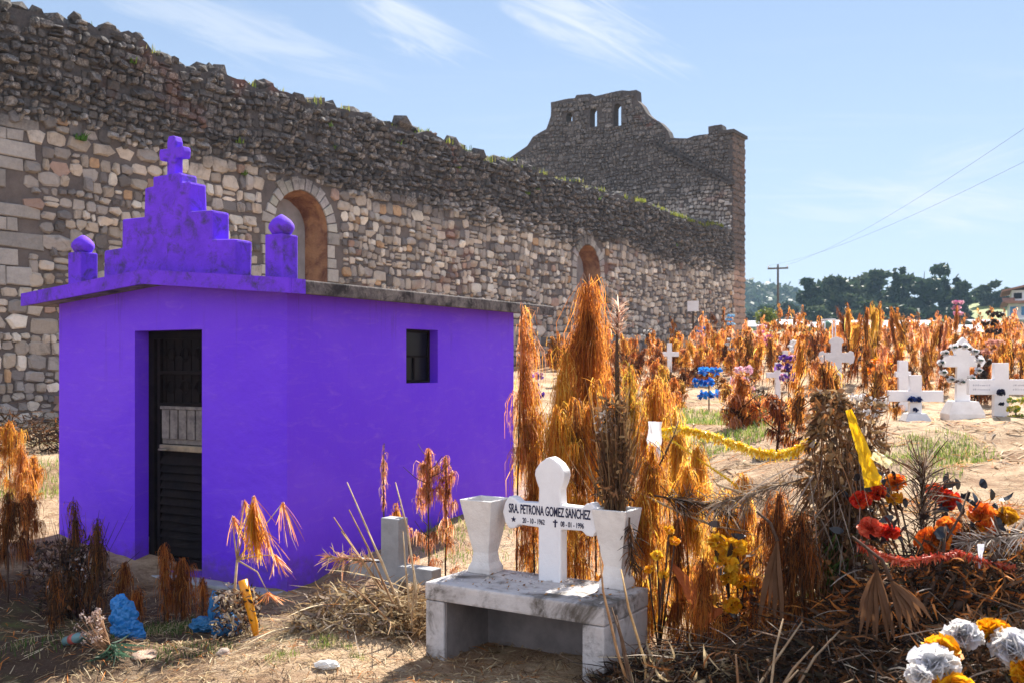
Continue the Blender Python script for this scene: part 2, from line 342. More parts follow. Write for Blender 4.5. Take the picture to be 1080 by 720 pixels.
def gz(x, y):
    if y > 250 or abs(x) > 250 or y < -60: far = 1
    else: far = 0
    yy = y - 9
    z = 0.075 * (math.sqrt(yy * yy + 1.5) + yy) * 0.5 if y < 60 else 3.83 + 0.02 * (min(y, 400) - 60)
    z -= 0.09 * sm(8.5, 6.0, y) if y < 8.5 else 0
    z += 0.48 * sm(0.9, 3.1, x) * (1 - sm(12.5, 20, y)) * sm(-6, 4, y)
    if not far:
        for cx, cy, rx, ry, ro, h in GM:
            if abs(x - cx) < 6 and abs(y - cy) < 6: z += h * bumpf(x, y, cx, cy, rx, ry, ro)
        v = Vector((x, y, 0))
        z += 0.07 * noise.noise(v * 0.7) + 0.035 * noise.noise(v * 2.1) + 0.014 * noise.noise(v * 6.3)
    z += 0.09 * noise.noise(Vector((x * 1.1, y * 1.3, 5))) * sm(2.2, 3.6, x) * sm(15.5, 13, y) * sm(6, 8, y)
    z -= 0.23 * math.exp(-(((x + 2.9) / 2.0) ** 2 + ((y - 8.4) / 1.5) ** 2) * 1.0)
    return z
def geo(a, b, first, k):
    out = [a]; st = first; s = 1 if b > a else -1
    while (b - out[-1]) * s > st: out.append(out[-1] + s * st); st *= k
    return out + [b]
xs = sorted(set([-float(v) for v in geo(7, 2500, 0.2, 1.16)] + [float(v) for v in np.arange(-6.9, 8.95, 0.075)] + geo(9, 2500, 0.2, 1.13)))
ys = sorted(set([float(v) for v in geo(2.5, -300, 0.15, 1.3)] + [float(v) for v in np.arange(2.6, 15, 0.075)] + geo(15, 5000, 0.12, 1.045)))
gv = [(x, y, gz(x, y)) for y in ys for x in xs]; nx = len(xs)
gf = [(j * nx + i, j * nx + i + 1, (j + 1) * nx + i + 1, (j + 1) * nx + i) for j in range(len(ys) - 1) for i in range(nx - 1)]
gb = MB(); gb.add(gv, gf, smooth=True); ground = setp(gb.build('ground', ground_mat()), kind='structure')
def gp(px, py, Y=None):
    """ground point seen at a photograph pixel (walk along the ray)"""
    y = 3.0
    while y < 300:
        q = P(px, py, y)
        if q.z <= gz(q.x, q.y): return Vector((q.x, q.y, gz(q.x, q.y)))
        y *= 1.004
    q = P(px, py, 60); return Vector((q.x, q.y, gz(q.x, q.y)))
def at(px, Y): x = (px - 540) / F * Y; return Vector((x, Y, gz(x, Y)))

# hills
def hill(name, cx, cy, rx, ry, h, base, m, amp=0.1, n=70):
    b = MB(); vs = []; 
    for j in range(n + 1):
        for i in range(n + 1):
            u, v = 2 * i / n - 1, 2 * j / n - 1; d = math.sqrt(u * u + v * v)
            z = h * (0.5 + 0.5 * math.cos(min(1, d) * math.pi)) * (1 + amp * 2 * noise.noise(Vector((u * 3, v * 3, cx)))) + amp * h * 0.35 * noise.noise(Vector((u * 14, v * 14, cx)))
            vs.append((cx + u * rx, cy + v * ry, base - 1.5 + z))
    b.add(vs, [(j * (n + 1) + i, j * (n + 1) + i + 1, (j + 1) * (n + 1) + i + 1, (j + 1) * (n + 1) + i) for j in range(n) for i in range(n)], smooth=True)
    return setp(b.build(name, m), kind='structure')
M_HILLW = mat('wooded_slope', (0.045, 0.065, 0.03), (0.02, 0.035, 0.02), scale=0.08, bump=1.0, bscale=0.25, dist=3)
M_HILLG = mat('meadow_slope', (0.26, 0.27, 0.08), (0.15, 0.20, 0.05), scale=0.10, bump=0.5, bscale=1.5, dist=0.3)
hill('wooded_hill', 118, 560, 130, 140, 35, 10.6, M_HILLW)
hill('wooded_hill', 60, 900, 520, 200, 34, 10.6, M_HILLW)
hill('meadow_hill', 112, 215, 62, 60, 11.5, 6.9, M_HILLG, 0.04)

# ------------------------------------------------------------------ ruined church
P0 = Vector((-9.26, 18.0, 0)); TH = math.atan2(0.839, 0.543)
church = thing('ruined_church', 'roofless stone church ruin with long rubble wall, arched windows and pierced bell gable', 'church', P0, TH)
def stone_poly(b, x, z, w, h, d, col, rng, ymap):
    """one rough angular stone: irregular polygon, broken face"""
    k = rng.choice((5, 6, 7, 7, 8)); a0 = rng.uniform(0, 6.28); sq = rng.uniform(0.42, 0.8); r0 = []; r1 = []
    for j in range(k):
        t = a0 + 2 * math.pi * (j + rng.uniform(-.28, .28)) / k; c, s_ = math.cos(t), math.sin(t); r = rng.uniform(0.98, 1.24)
        px = math.copysign(abs(c) ** sq, c) * w * r; pz = math.copysign(abs(s_) ** sq, s_) * h * r
        px = max(-w * 1.15, min(w * 1.15, px)); pz = max(-h * 1.15, min(h * 1.15, pz))
        r0.append((px, pz)); q = rng.uniform(0.62, 0.9); r1.append((px * q, pz * rng.uniform(0.62, 0.9)))
    tl = rng.uniform(-.45, .45); tw = rng.uniform(-.5, .5)
    vs = [ymap(x + p[0], 0.02, z + p[1]) for p in r0] + [ymap(x + p[0], -d * rng.uniform(.35, .75), z + p[1]) for p in r0]
    vs += [ymap(x + p[0], -d * (1 + tl * p[0] / w + tw * p[1] / h) * rng.uniform(.85, 1.1) - 0.004, z + p[1]) for p in r1] + [ymap(x + rng.uniform(-.2, .2) * w, -d * rng.uniform(.95, 1.3), z + rng.uniform(-.2, .2) * h)]
    fs = [(m * k + i, m * k + (i + 1) % k, (m + 1) * k + (i + 1) % k, (m + 1) * k + i) for m in (0, 1) for i in range(k)] + [(2 * k + i, 2 * k + (i + 1) % k, 3 * k) for i in range(k)]
    b.add(vs, fs, 0, col)
def stone_colour(rng):
    q = rng.random()
    if q < 0.40: c = np.array((0.46, 0.41, 0.36))
    elif q < 0.62: c = np.array((0.34, 0.315, 0.30))
    elif q < 0.78: c = np.array((0.19, 0.178, 0.178))
    elif q < 0.90: c = np.array((0.66, 0.62, 0.56))
    elif q < 0.93: c = np.array((0.44, 0.30, 0.19))
    else: c = np.array((0.36, 0.26, 0.22)) if q < .96 else np.array((0.60, 0.55, 0.5))
    return tuple(c * rng.uniform(0.7, 1.3))
def rubble(b, x0, x1, z0, z1, inside, ymap, rng, hmin=0.13, hmax=0.27, colour=stone_colour, dmax=0.11):
    z = z0; ph1, ph2 = rng.uniform(0, 9), rng.uniform(0, 9)
    while z < z1:
        h = rng.uniform(hmin, hmax); x = x0 + rng.uniform(-0.3, 0)
        while x < x1:
            big = rng.random() < 0.06
            w = h * rng.choice((rng.uniform(0.6, 1.0), rng.uniform(0.8, 1.3), rng.uniform(0.9, 1.9)))
            zz = z + h / 2 + rng.uniform(-0.03, 0.03) + 0.08 * math.sin(x * 0.9 + ph1) + 0.06 * math.sin(x * 2.3 + ph2 + z)
            hh = h * rng.uniform(0.78, 1.12); gap = rng.uniform(0.008, 0.04)
            if rng.random() > 0.025 and inside(x + w / 2, zz, w / 2, hh / 2):
                if rng.random() < 0.13 and w > 0.2:      # two small stones one over the other
                    for q in (-1, 1): stone_poly(b, x + w / 2, zz + q * hh * 0.25, w / 2 - gap, hh / 4 - gap * 0.6, rng.uniform(0.015, dmax * 0.7), colour(rng), rng, ymap)
                else:
                    stone_poly(b, x + w / 2, zz, w / 2 - gap * 0.7, hh / 2 - gap * 0.5, rng.uniform(0.02, dmax), colour(rng), rng, ymap)
            x += w
        z += h
def topz(t): return 8.33 + 0.22 * noise.noise(Vector((t * 0.35, 3.1, 0))) + 0.14 * noise.noise(Vector((t * 1.7, 7.7, 0))) + 0.10 * noise.noise(Vector((t * 5.5, 1.7, 0))) + (0.3 if 1.6 < t < 3.2 else 0) * 0.5
T_END = 38.8
ARCH = [(7.55, 0.92, 5.15), (22.2, 0.92, 5.30)]      # centre, half width, springing height of the outer opening
def arch_pts(c, hw, zs, zb, n=14): return [(c - hw, zb), (c + hw, zb)] + [(c + hw * math.cos(math.pi * i / n), zs + hw * math.sin(math.pi * i / n)) for i in range(n + 1)]
outline = [(-9, -2.5), (37.1, -2.5)] + [(t, topz(t)) for t in np.arange(37.0, -9.01, -0.22)]
vs, fs = fill_mesh(outline, [arch_pts(c, hw, zs, 2.7) for c, hw, zs in ARCH], 0.75)
b = MB(); b.add([(x, 0.75 - z, y) for x, y, z in vs], fs)
nave = b.build('nave_wall', M_MORTAR, church)
rng = random.Random(5)
def in_wall(x, z, hw, hh):
    if x + hw < -1.0 or x - hw > 37.0 or z + hh > topz(x) - 0.02: return False
    if x - hw < 0.42 and x > -1.6 and 3.3 < z < 6.3: return False
    if x - hw < -1.0: return False
    for c, w, zs in ARCH:
        ro = w + 0.36
        if abs(x - c) < ro + hw * 0.7 and z - hh < zs and z + hh > 2.3: return False
        if z >= zs and math.hypot(max(0, abs(x - c) - hw * 0.6), max(0, z - zs - hh * 0.6)) < ro: return False
    return True
idm = lambda x, y, z: (x, y, z)
b = MB()
def band(x): return 6.35 + 0.5 * noise.noise(Vector((x * .22, 9.1, 0))) + 0.25 * noise.noise(Vector((x * .9, 2.2, 0)))
rubble(b, -9, 37.1, -1.2, 9.2, lambda x, z, hw, hh: in_wall(x, z, hw, hh) and z < band(x), idm, rng, 0.15, 0.33, dmax=0.10)
def top_colour(rng): g = rng.choice((rng.uniform(.10, .3), rng.uniform(.2, .5), rng.uniform(.4, .7))); return (g, g * .96, g * .93)
rubble(b, -9, 37.1, 5.4, 9.2, lambda x, z, hw, hh: in_wall(x, z, hw, hh) and z >= band(x) - .05, idm, rng, 0.10, 0.22, top_colour, 0.17)
b.build('wall_stones', M_STONE, nave)
# rough top course: lumps standing up against the sky
b = MB()
t = -8.5
while t < 37:
    s_ = rng.uniform(0.10, 0.30) * (1.5 if rng.random() < 0.08 else 1); yy = rng.uniform(0.05, 1.35)
    M = Matrix.Translation((t, yy, topz(t) + s_ * 0.12)) @ Matrix.Rotation(rng.uniform(0, 3), 4, Vector((rng.uniform(-1, 1), rng.uniform(-1, 1), 2)).normalized())
    bm = bmesh.new(); bmesh.ops.create_icosphere(bm, subdivisions=1, radius=s_)
    vv = [M @ Vector((v.co.x * 1.2 * rng.uniform(0.75, 1.2), v.co.y * rng.uniform(0.75, 1.2), v.co.z * 0.75 * rng.uniform(0.7, 1.1))) for v in bm.verts]
    b.add(vv, [tuple(v.index for v in f.verts) for f in bm.faces], 0, shade(rng.uniform(0.15, 0.4), 1, 0.94, 0.88)); bm.free()
    t += rng.uniform(0.05, 0.16)
b.build('broken_coping', M_STONE, church)
# quoins at the near end
b = MB(); z = 3.25; k = 0
while z < 6.3:
    h = rng.uniform(0.22, 0.38)
    for (x0, x1) in ((-1.55, -0.75), (-0.75, -0.1 if k % 3 else 0.1), (-0.1 if k % 3 else 0.1, rng.uniform(.3, .5) if k % 2 else rng.uniform(.6, .9))):
        if rng.random() < .12: continue
        j = lambda q: rng.uniform(-q, q)
        g0 = 0.012; r0 = [(x0 + g0 + j(.02), z + g0 + j(.015)), (x1 - g0 + j(.02), z + g0 + j(.015)), (x1 - g0 + j(.02), z + h - g0 + j(.015)), (x0 + g0 + j(.02), z + h - g0 + j(.015))]
        cx_, cz_ = (x0 + x1) / 2, z + h / 2; r1 = [(cx_ + (p[0] - cx_) * .93, cz_ + (p[1] - cz_) * .88) for p in r0]; d = rng.uniform(.03, .07)
        b.add([(p[0], .02, p[1]) for p in r0] + [(p[0], -d * .7, p[1]) for p in r0] + [(p[0], -d + j(.012), p[1]) for p in r1], [(0, 1, 5, 4), (1, 2, 6, 5), (2, 3, 7, 6), (3, 0, 4, 7), (4, 5, 9, 8), (5, 6, 10, 9), (6, 7, 11, 10), (7, 4, 8, 11), (8, 9, 10, 11)], 0, shade(rng.uniform(0.2, 0.46), 1, 0.96, 0.94))
    z += h; k += 1
b.build('quoin', M_STONE, nave)
# arched windows: voussoirs, splayed reveal, plastered blocking
def grid_reveal(c, hw, zs, zb, d, narrow=0.86):
    b = MB(); o = arch_pts(c, hw, zs, zb, 20)[1:] + [(c - hw, zb)]
    cen = Vector((c, zs)); vs = []; K = 6
    for k in range(K + 1):
        f = 1 - (1 - narrow) * k / K
        for p in o:
            x = c + (p[0] - c) * f; z = zs + (p[1] - zs) * (f if p[1] > zs else 1.0)
            jit = 0.02 * noise.noise(Vector((x * 5, z * 5, k * 1.7))) if 0 < k else 0
            vs.append((x + jit, -0.012 + d * k / K, z + jit))
    n = len(o)
    b.add(vs, [(k * n + i, k * n + i + 1, (k + 1) * n + i + 1, (k + 1) * n + i) for k in range(K) for i in range(n - 1)], smooth=True)
    return b
for ai, (c, hw, zs) in enumerate(ARCH):
    wn = MB(); vsb, fsb = fill_mesh(arch_pts(c, hw * 1.2, zs, 2.4), [], 0.02); wn.add([(x, 0.64 - z, y) for x, y, z in vsb], fsb)
    wo = wn.build('blocked_window', M_GREYPL, church)
    grid_reveal(c, hw - 0.012, zs, 2.72, 0.66, 0.84).build('reveal', M_OCHRE, wo)
    b = MB(); n = 15
    for i in range(n):
        a0, a1 = math.pi * (i + 0.06) / n, math.pi * (i + 0.94) / n; r0, r1 = hw + rng.uniform(-.02, .02), hw + rng.uniform(0.20, 0.42)
        g = rng.uniform(0.75, 1.15); d = rng.uniform(0.03, 0.06)
        pts = [(c + r0 * math.cos(a0), zs + r0 * math.sin(a0)), (c + r1 * math.cos(a0), zs + r1 * math.sin(a0)), (c + r1 * math.cos(a1), zs + r1 * math.sin(a1)), (c + r0 * math.cos(a1), zs + r0 * math.sin(a1))]
        b.prism(pts, -d, 0.02, 'y', 0, (g, g * rng.uniform(0.93, 1), g * rng.uniform(0.88, 1)))
    for sd in (-1, 1):
        z = 2.7
        while z < zs - 0.05:
            h = min(rng.uniform(0.22, 0.36), zs - z); w = rng.uniform(0.24, 0.42); g = rng.uniform(0.7, 1.15)
            x0, x1 = (c - hw - w, c - hw) if sd < 0 else (c + hw, c + hw + w)
            b.box(x0, x1, -rng.uniform(0.03, 0.055), 0.02, z + 0.012, z + h - 0.012, 0, (g, g * 0.96, g * 0.92)); z += h
    b.c = [shade(.42, *q) for q in b.c]; b.build('arch_surround', M_STONE, wo, 0.015)
# bell gable seen from inside, at the far end
def fac(px, py):
    a = (px - 540) / F; s = (10.89 - 49.13 * a) / (0.839 + 0.543 * a); Y = 49.13 + 0.543 * s
    return (s, CZ + (HZ - py) / F * Y)
prof_px = [(774, 138), (762, 138.5), (761, 131.5), (747, 133), (747, 141.5), (732, 143.5), (717, 146), (706.7, 145.5), (704, 138.3), (700, 132.5), (695.5, 128.6), (688, 125.5), (681.7, 120), (676.7, 110.5), (671.5, 106), (671, 95), (656, 96), (642.8, 97.5), (623, 103), (622.5, 99), (608, 100), (606, 103.8), (594, 105.5), (581, 108.6), (580.5, 122), (576, 135.5), (569, 140), (562, 145), (556, 154), (552.5, 163)]
prof = [fac(*p) for p in prof_px]
fine = []
for i in range(len(prof) - 1):
    (a, c), (a2, c2) = prof[i], prof[i + 1]; n = max(1, int(math.hypot(a2 - a, c2 - c) / 0.3))
    for j in range(n): fine.append((a + (a2 - a) * j / n + 0.05 * noise.noise(Vector((i + j / n, a * 3, 2))), c + (c2 - c) * j / n + 0.09 * noise.noise(Vector((i + j / n, c * 3, 5)))))
fine[0] = (0.0, prof[0][1])
hl = fine[-1][1]
outl = fine + [(15.4, hl - 1.6), (16.0, hl - 2.0), (16.6, hl - 2.0), (16.6, -2.5), (0.0, -2.5)]
wins_px = [((597, 603.5), 118.5, 129), ((622, 629.5), 113, 134.4), ((647, 655), 108.5, 133.6)]
holes = []
for (xa, xb), yt, yb in wins_px:
    s0, zt = fac(xb, yt); s1, zb = fac(xa, yb); hw = (s1 - s0) / 2
    holes.append(arch_pts((s0 + s1) / 2, hw, zt - hw, zb, 8))
vs, fs = fill_mesh(outl, holes, 0.3)
b = MB(); b.add([(37.1 + 0.3 + z, x, y) for x, y, z in vs], fs)
gable = b.build('bell_gable', M_FMORTAR, church)
def poly_in(p, poly):
    r = False; j = len(poly) - 1
    for i in range(len(poly)):
        (xi, yi), (xj, yj) = poly[i], poly[j]
        if (yi > p[1]) != (yj > p[1]) and p[0] < (xj - xi) * (p[1] - yi) / (yj - yi) + xi: r = not r
        j = i
    return r
def in_gable(x, z, hw, hh):
    for q in ((x - hw, z - hh), (x + hw, z - hh), (x + hw, z + hh), (x - hw, z + hh)):
        if not poly_in(q, outl) or any(poly_in(q, h) for h in holes): return False
    return True
def gable_colour(rng):
    g = rng.uniform(0.2, 0.55); return (g, g * 0.97, g * 0.95)
b = MB(); rubble(b, 0.1, 16.5, 7.6, 16.5, in_gable, lambda x, y, z: (37.1 + y, x, z), rng, 0.14, 0.28, gable_colour)
b.build('gable_stones', M_FSTONE, gable)
# corner pier: dressed reddish blocks down the outer end of the gable
b = MB(); z = -0.5; k = 0; tz = prof[0][1]
while z < tz - 0.12:
    h = min(rng.uniform(0.26, 0.36), tz - z); xm = T_END - 1.7 + (0.62 if k % 2 else 0.95)
    for x0, x1 in ((T_END - 1.72, xm), (xm, T_END + 0.02)):
        g = rng.uniform(0.8, 1.15); stone_poly(b, (x0 + x1) / 2, z + h / 2, (x1 - x0) / 2 - 0.012, h / 2 - 0.012, 0.05, (0.40 * g, 0.29 * g, 0.24 * g), rng, idm)
    z += h; k += 1
b.box(T_END - 1.85, T_END + 0.12, -0.12, 0.7, tz - 0.1, tz + 0.06, 0, (0.12, 0.11, 0.1))
b.box(37.72, T_END, 0.0, 0.6, -2, tz - 0.11, 0, (0.2, 0.17, 0.15))
b.build('corner_pier', M_STONE, church)
# dark sloping scar of the lost roof on the gable
b = MB(); (s0, z0), (s1, z1) = fac(690, 150), fac(772, 193)
for i in range(26):
    f = i / 25; q = rng.uniform(0.09, 0.16)
    b.box(37.1 - 0.16, 37.1 - 0.0, s0 + (s1 - s0) * f - 0.17, s0 + (s1 - s0) * f + 0.17, z0 + (z1 - z0) * f - q, z0 + (z1 - z0) * f + q, 0, (0.1, 0.09, 0.085))
b.build('roof_scar', M_FSTONE, gable)
# grass and moss growing on the wall top
def blades(b, cx, cy, cz, n, spread, h, cols, rng, w=0.012, lean=0.5):
    for i in range(n):
        a = rng.uniform(0, 6.28); r = spread * math.sqrt(rng.random()); x, y = cx + r * math.cos(a), cy + r * math.sin(a)
        hh = h * rng.uniform(0.4, 1.1); l = hh * lean * rng.uniform(0.1, 1); a2 = rng.uniform(0, 6.28); sd = Vector((-math.sin(a2), math.cos(a2), 0))
        zz = cz(x, y) if callable(cz) else cz
        b.ribbon([(x, y, zz - 0.01), (x + l * 0.35 * math.cos(a2), y + l * 0.35 * math.sin(a2), zz + hh * 0.6), (x + l * math.cos(a2), y + l * math.sin(a2), zz + hh)], w, sd, 0, rng.choice(cols), (1, 0.8, 0.15))
b = MB(); gcols = [(0.20, 0.24, 0.03), (0.28, 0.28, 0.06), (0.10, 0.15, 0.03), (0.33, 0.30, 0.12)]
for i in range(150):
    t = rng.choice([rng.uniform(-1, 36), rng.gauss(18, 5), rng.gauss(29, 4)])
    if -8 < t < 36.8: blades(b, t, rng.uniform(0.0, 0.7), topz(t) - 0.02, 26, rng.uniform(0.12, 0.4), rng.uniform(0.10, 0.22), gcols, rng, 0.025)
for i in range(90):
    t = rng.uniform(25, 36); blades(b, t, rng.uniform(-0.02, 0.4), topz(t) - 0.02, 20, 0.3, 0.16, gcols[:2], rng, 0.03)
for i in range(12):      # leafy shoots on the face of the wall
    t = rng.uniform(0.8, 30); blades(b, t, -0.08, rng.uniform(6.0, 8.0), 14, 0.10, 0.12, [(0.12, 0.22, 0.03), (0.2, 0.3, 0.05)], rng, 0.03, 1.2)
blades(b, 1.55, -0.1, 6.15, 40, 0.1, 0.12, [(0.08, 0.2, 0.03)], rng, 0.04, 1.2)
setp(b.build('wall_top_grass', M_GRASS, church), kind='stuff')
# leafy bush hanging over the near end of the wall
def leaf_cloud(b, c, rad, n, size, cols, rng, gap=0.25):
    k = 0
    while k < n:
        d = Vector((rng.gauss(0, 1), rng.gauss(0, 1), rng.gauss(0, 1))).normalized() * (rng.random() ** 0.45)
        p = Vector((c[0] + d.x * rad[0], c[1] + d.y * rad[1], c[2] + d.z * rad[2]))
        if noise.noise(p * (2.2 / max(rad))) < -gap: k += 0.3; continue
        a = Vector((rng.gauss(0, 1), rng.gauss(0, 1), rng.gauss(0, 0.6))).normalized(); bb = a.cross(Vector((rng.gauss(0, 1), rng.gauss(0, 1), rng.gauss(0, 1)))).normalized()
        s_ = size * rng.uniform(0.5, 1.2); col = rng.choice(cols); g = rng.uniform(0.7, 1.25)
        b.add([p - a * s_, p + bb * s_ * 0.55, p + a * s_, p - bb * s_ * 0.55], [(0, 1, 2, 3)], 0, tuple(q * g for q in col)); k += 1
wb = thing('wall_bush', 'small bright green leafy bush growing on the near top end of the ruined wall', 'bush', P0 + Matrix.Rotation(TH, 4, 'Z') @ Vector((-0.45, 0.3, 8.3)), TH)
b = MB(); leaf_cloud(b, (0, -0.1, 0.35), (0.55, 0.5, 0.5), 500, 0.07, [(0.16, 0.26, 0.04), (0.10, 0.18, 0.03), (0.24, 0.3, 0.06)], rng); b.build('leaves', M_GRASS, wb)
b = MB()
for i in range(5): b.tube([(0, 0, -0.15), (rng.uniform(-.15, .15), -0.1, 0.2), (rng.uniform(-.4, .4), rng.uniform(-.4, .1), 0.6)], [0.02, 0.014, 0.006], 5)
b.build('twigs', M_STEM, wb)

# ------------------------------------------------------------------ purple tomb house
A = Vector((-1.92, 8.5, 0)); UX, UY = 0.51, 0.86; RH = math.atan2(-0.51, 0.86)
hc = A + Vector((-0.86, 0.51, 0)) * 1.55
house = thing('purple_tomb_house', 'small purple painted tomb house with stepped parapet, cross and dark metal door', 'tomb house', (hc.x, hc.y, 0), RH)
HW, HL, EZ, AZ = 1.55, 3.8, 2.43, 2.56
def hx(d): return HW - d
fo = [(-HW, -0.6), (HW, -0.6), (HW, EZ), (0, AZ), (-HW, EZ)]
vs, fs = fill_mesh(fo, [[(hx(1.95), -0.105), (hx(1.037), -0.105), (hx(1.037), 2.126), (hx(1.95), 2.126)]], 0.08)
b = MB(); b.add([(x, 0.08 - z, y) for x, y, z in vs], fs)
vs, fs = fill_mesh([(0.16, -0.6), (HL, -0.6), (HL, EZ), (0.16, EZ)], [[(1.69, 1.62), (2.24, 1.62), (2.24, 2.165), (1.69, 2.165)]], 0.075)
b.add([(HW - 0.075 + z, x, y) for x, y, z in vs], fs)
b.box(-HW, -HW + 0.15, 0.16, HL, -0.6, EZ)
b.prism([(-HW + 0.15, -0.6), (HW - 0.15, -0.6), (HW - 0.15, EZ), (0, AZ), (-HW + 0.15, EZ)], HL - 0.15, HL, 'y')
b.build('wall', M_PURPLE, house)
# low gabled slab roof with a bare dirty edge
OV, RF, RB = 0.25, -0.25, 4.35
roofp = [(-HW - OV, 2.395), (0, 2.545), (HW + OV, 2.395), (HW + OV, 2.51), (0, 2.665), (-HW - OV, 2.51)]
def roof_piece(y0, y1, dz=0.0, n=1): 
    bb = MB(); bb.prism(roofp, y0, y1, 'y'); return bb
roof = roof_piece(RF + 0.03, RB).build('roof', M_EDGE, house, 0.012)
b = MB(); b.prism([(-HW - OV - .004, 2.39), (0, 2.54), (HW + OV + .004, 2.39), (HW + OV + .004, 2.515), (0, 2.67), (-HW - OV - .004, 2.515)], RF, RF + 0.028, 'y')
b.box(HW + OV - 0.003, HW + OV + 0.006, RF + 0.03, RF + 0.2, 2.392, 2.514)
b.build('fascia', M_PURPLE_W, roof)
# stepped parapet
b = MB()
steps = [(0.90, 2.50, 2.93), (0.62, 2.93, 3.21), (0.31, 3.21, 3.49), (0.19, 3.49, 3.58)]
out = []
for hw_, z0, z1 in steps: out += [(hw_, z0), (hw_, z1)]
out = out + [(-x, z) for x, z in reversed(out)]
out = [(x + RNG.uniform(-.012, .012), z + RNG.uniform(-.010, .010)) for x, z in out]
b.prism(out, 0.03, 0.24, 'y'); ped = b.build('parapet', M_PURPLE_W, house, 0.022)
b = MB(); cw = 0.055
crs = [(-cw, 3.57), (cw, 3.57), (cw, 3.74), (0.155, 3.735), (0.165, 3.80), (0.155, 3.845), (cw, 3.84), (cw, 3.90), (0.035, 3.955), (-0.035, 3.955), (-cw, 3.90), (-cw, 3.84), (-0.155, 3.845), (-0.165, 3.80), (-0.155, 3.735), (-cw, 3.74)]
b.prism(crs, 0.085, 0.185, 'y'); b.build('cross', M_PURPLE_W, ped, 0.015)
for d in (0.16, 2.86):
    x = hx(d); zt = 2.51 + 0.075 * (1 if 1 else 0); z1 = 2.93
    b = MB(); b.box(x - 0.1, x + 0.1, 0.0, 0.2, 2.50, z1); f = b.build('finial', M_PURPLE_W, house, 0.014)
    b = MB(); b.lathe([(0.07, z1 - 0.005), (0.088, z1 + 0.015), (0.112, z1 + 0.055), (0.108, z1 + 0.09), (0.08, z1 + 0.13), (0.04, z1 + 0.16), (0.01, z1 + 0.178)], 18, (x, 0.1)); b.build('dome_cap', M_PURPLE_W, f)
# doorstep ledge
b = MB(); b.box(-HW + 0.62, HW - 0.02, -0.17, -0.003, -0.55, -0.125); b.build('doorstep', M_GREYC, house, 0.015)
# dark inside behind door and window
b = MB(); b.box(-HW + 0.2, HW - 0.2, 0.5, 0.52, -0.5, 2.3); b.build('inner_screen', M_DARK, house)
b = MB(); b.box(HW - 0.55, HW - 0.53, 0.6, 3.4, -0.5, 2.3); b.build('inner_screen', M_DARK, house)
# door
dx0, dx1 = hx(1.95), hx(1.037); DY = 0.165
b = MB()
for x0, x1, z0, z1 in ((dx0, dx0 + 0.07, -0.1, 2.12), (dx1 - 0.05, dx1, -0.1, 2.12), (dx0 + 0.07, dx1 - 0.05, 2.05, 2.12), (dx0 + 0.07, dx1 - 0.05, -0.1, -0.02)): b.box(x0, x1, DY, DY + 0.05, z0, z1)
b.box(dx0 + 0.11, dx0 + 0.15, DY + 0.005, DY + 0.045, -0.02, 2.05)
b.box(dx0 + 0.15, dx1 - 0.05, DY + 0.045, DY + 0.06, -0.02, 2.05)
for z in (1.73, 1.43): b.box(dx0 + 0.15, dx1 - 0.05, DY + 0.003, DY + 0.044, z - 0.015, z + 0.015)
door = b.build('door', M_IRON, house, 0.004)
b = MB()
for i in range(12):      # louvres
    z = 0.86 - i * 0.078
    b.prism([(DY + 0.0, z), (DY + 0.008, z + 0.004), (DY + 0.04, z + 0.07), (DY + 0.032, z + 0.07)], dx0 + 0.152, dx1 - 0.052, 'x')
b.build('louvre', M_IRON, door)
b = MB()
for i in range(6):
    x = dx0 + 0.165 + i * 0.118; b.box(x, min(x + 0.098, dx1 - 0.052), DY + 0.012, DY + 0.043, 1.10, 1.38)
b.box(dx0 + 0.152, dx1 - 0.052, DY + 0.002, DY + 0.043, 1.382, 1.413)
b.box(dx0 + 0.152, dx1 - 0.052, DY + 0.03, DY + 0.0445, 1.05, 1.382); b.build('panel', M_SLAT, door, 0.006)
b = MB(); b.box(dx0 + 0.152, dx1 - 0.052, DY - 0.006, DY + 0.043, 0.985, 1.045); b.build('lock_rail', M_BRASS, door, 0.006)
b = MB(); b.tube([(dx0 + 0.2, DY - 0.01, 1.0), (dx0 + 0.2, DY - 0.05, 1.0), (dx0 + 0.31, DY - 0.05, 1.0)], 0.011, 6); b.build('handle', M_BRASS, door)
b = MB()
for r in range(2):       # scrolled ironwork in the two top lights
    zc = 1.89 - r * 0.31
    for i in range(3):
        xc = dx0 + 0.27 + i * 0.2
        for sg in (-1, 1): b.tube([(xc + sg * 0.07 * math.cos(q * 0.5) * (1 - q * 0.06), DY + 0.03, zc + 0.10 * math.sin(q * 0.5) * (1 - q * 0.06)) for q in range(12)], 0.006, 5)
    for i in range(6): b.tube([(dx0 + 0.2 + i * 0.115, DY + 0.035, zc - 0.14), (dx0 + 0.2 + i * 0.115, DY + 0.035, zc + 0.14)], 0.005, 5)
b.build('scroll_grille', M_IRON, door)
# side window
b = MB(); wx = HW - 0.1
for y0, y1, z0, z1 in ((1.69, 1.725, 1.62, 2.165), (2.205, 2.24, 1.62, 2.165), (1.725, 2.205, 2.13, 2.165), (1.725, 2.205, 1.62, 1.655), (1.725, 2.205, 1.88, 1.905)): b.box(wx - 0.03, wx, y0 + .002, y1 - .002, z0 + .002, z1 - .002)
b.box(wx - 0.03, wx, 1.95, 1.975, 1.655, 1.88); wfr = b.build('window', M_IRON, house)
b = MB(); b.box(wx - 0.022, wx - 0.016, 1.72, 2.21, 1.65, 2.135); b.build('pane', M_GLASSD, wfr)

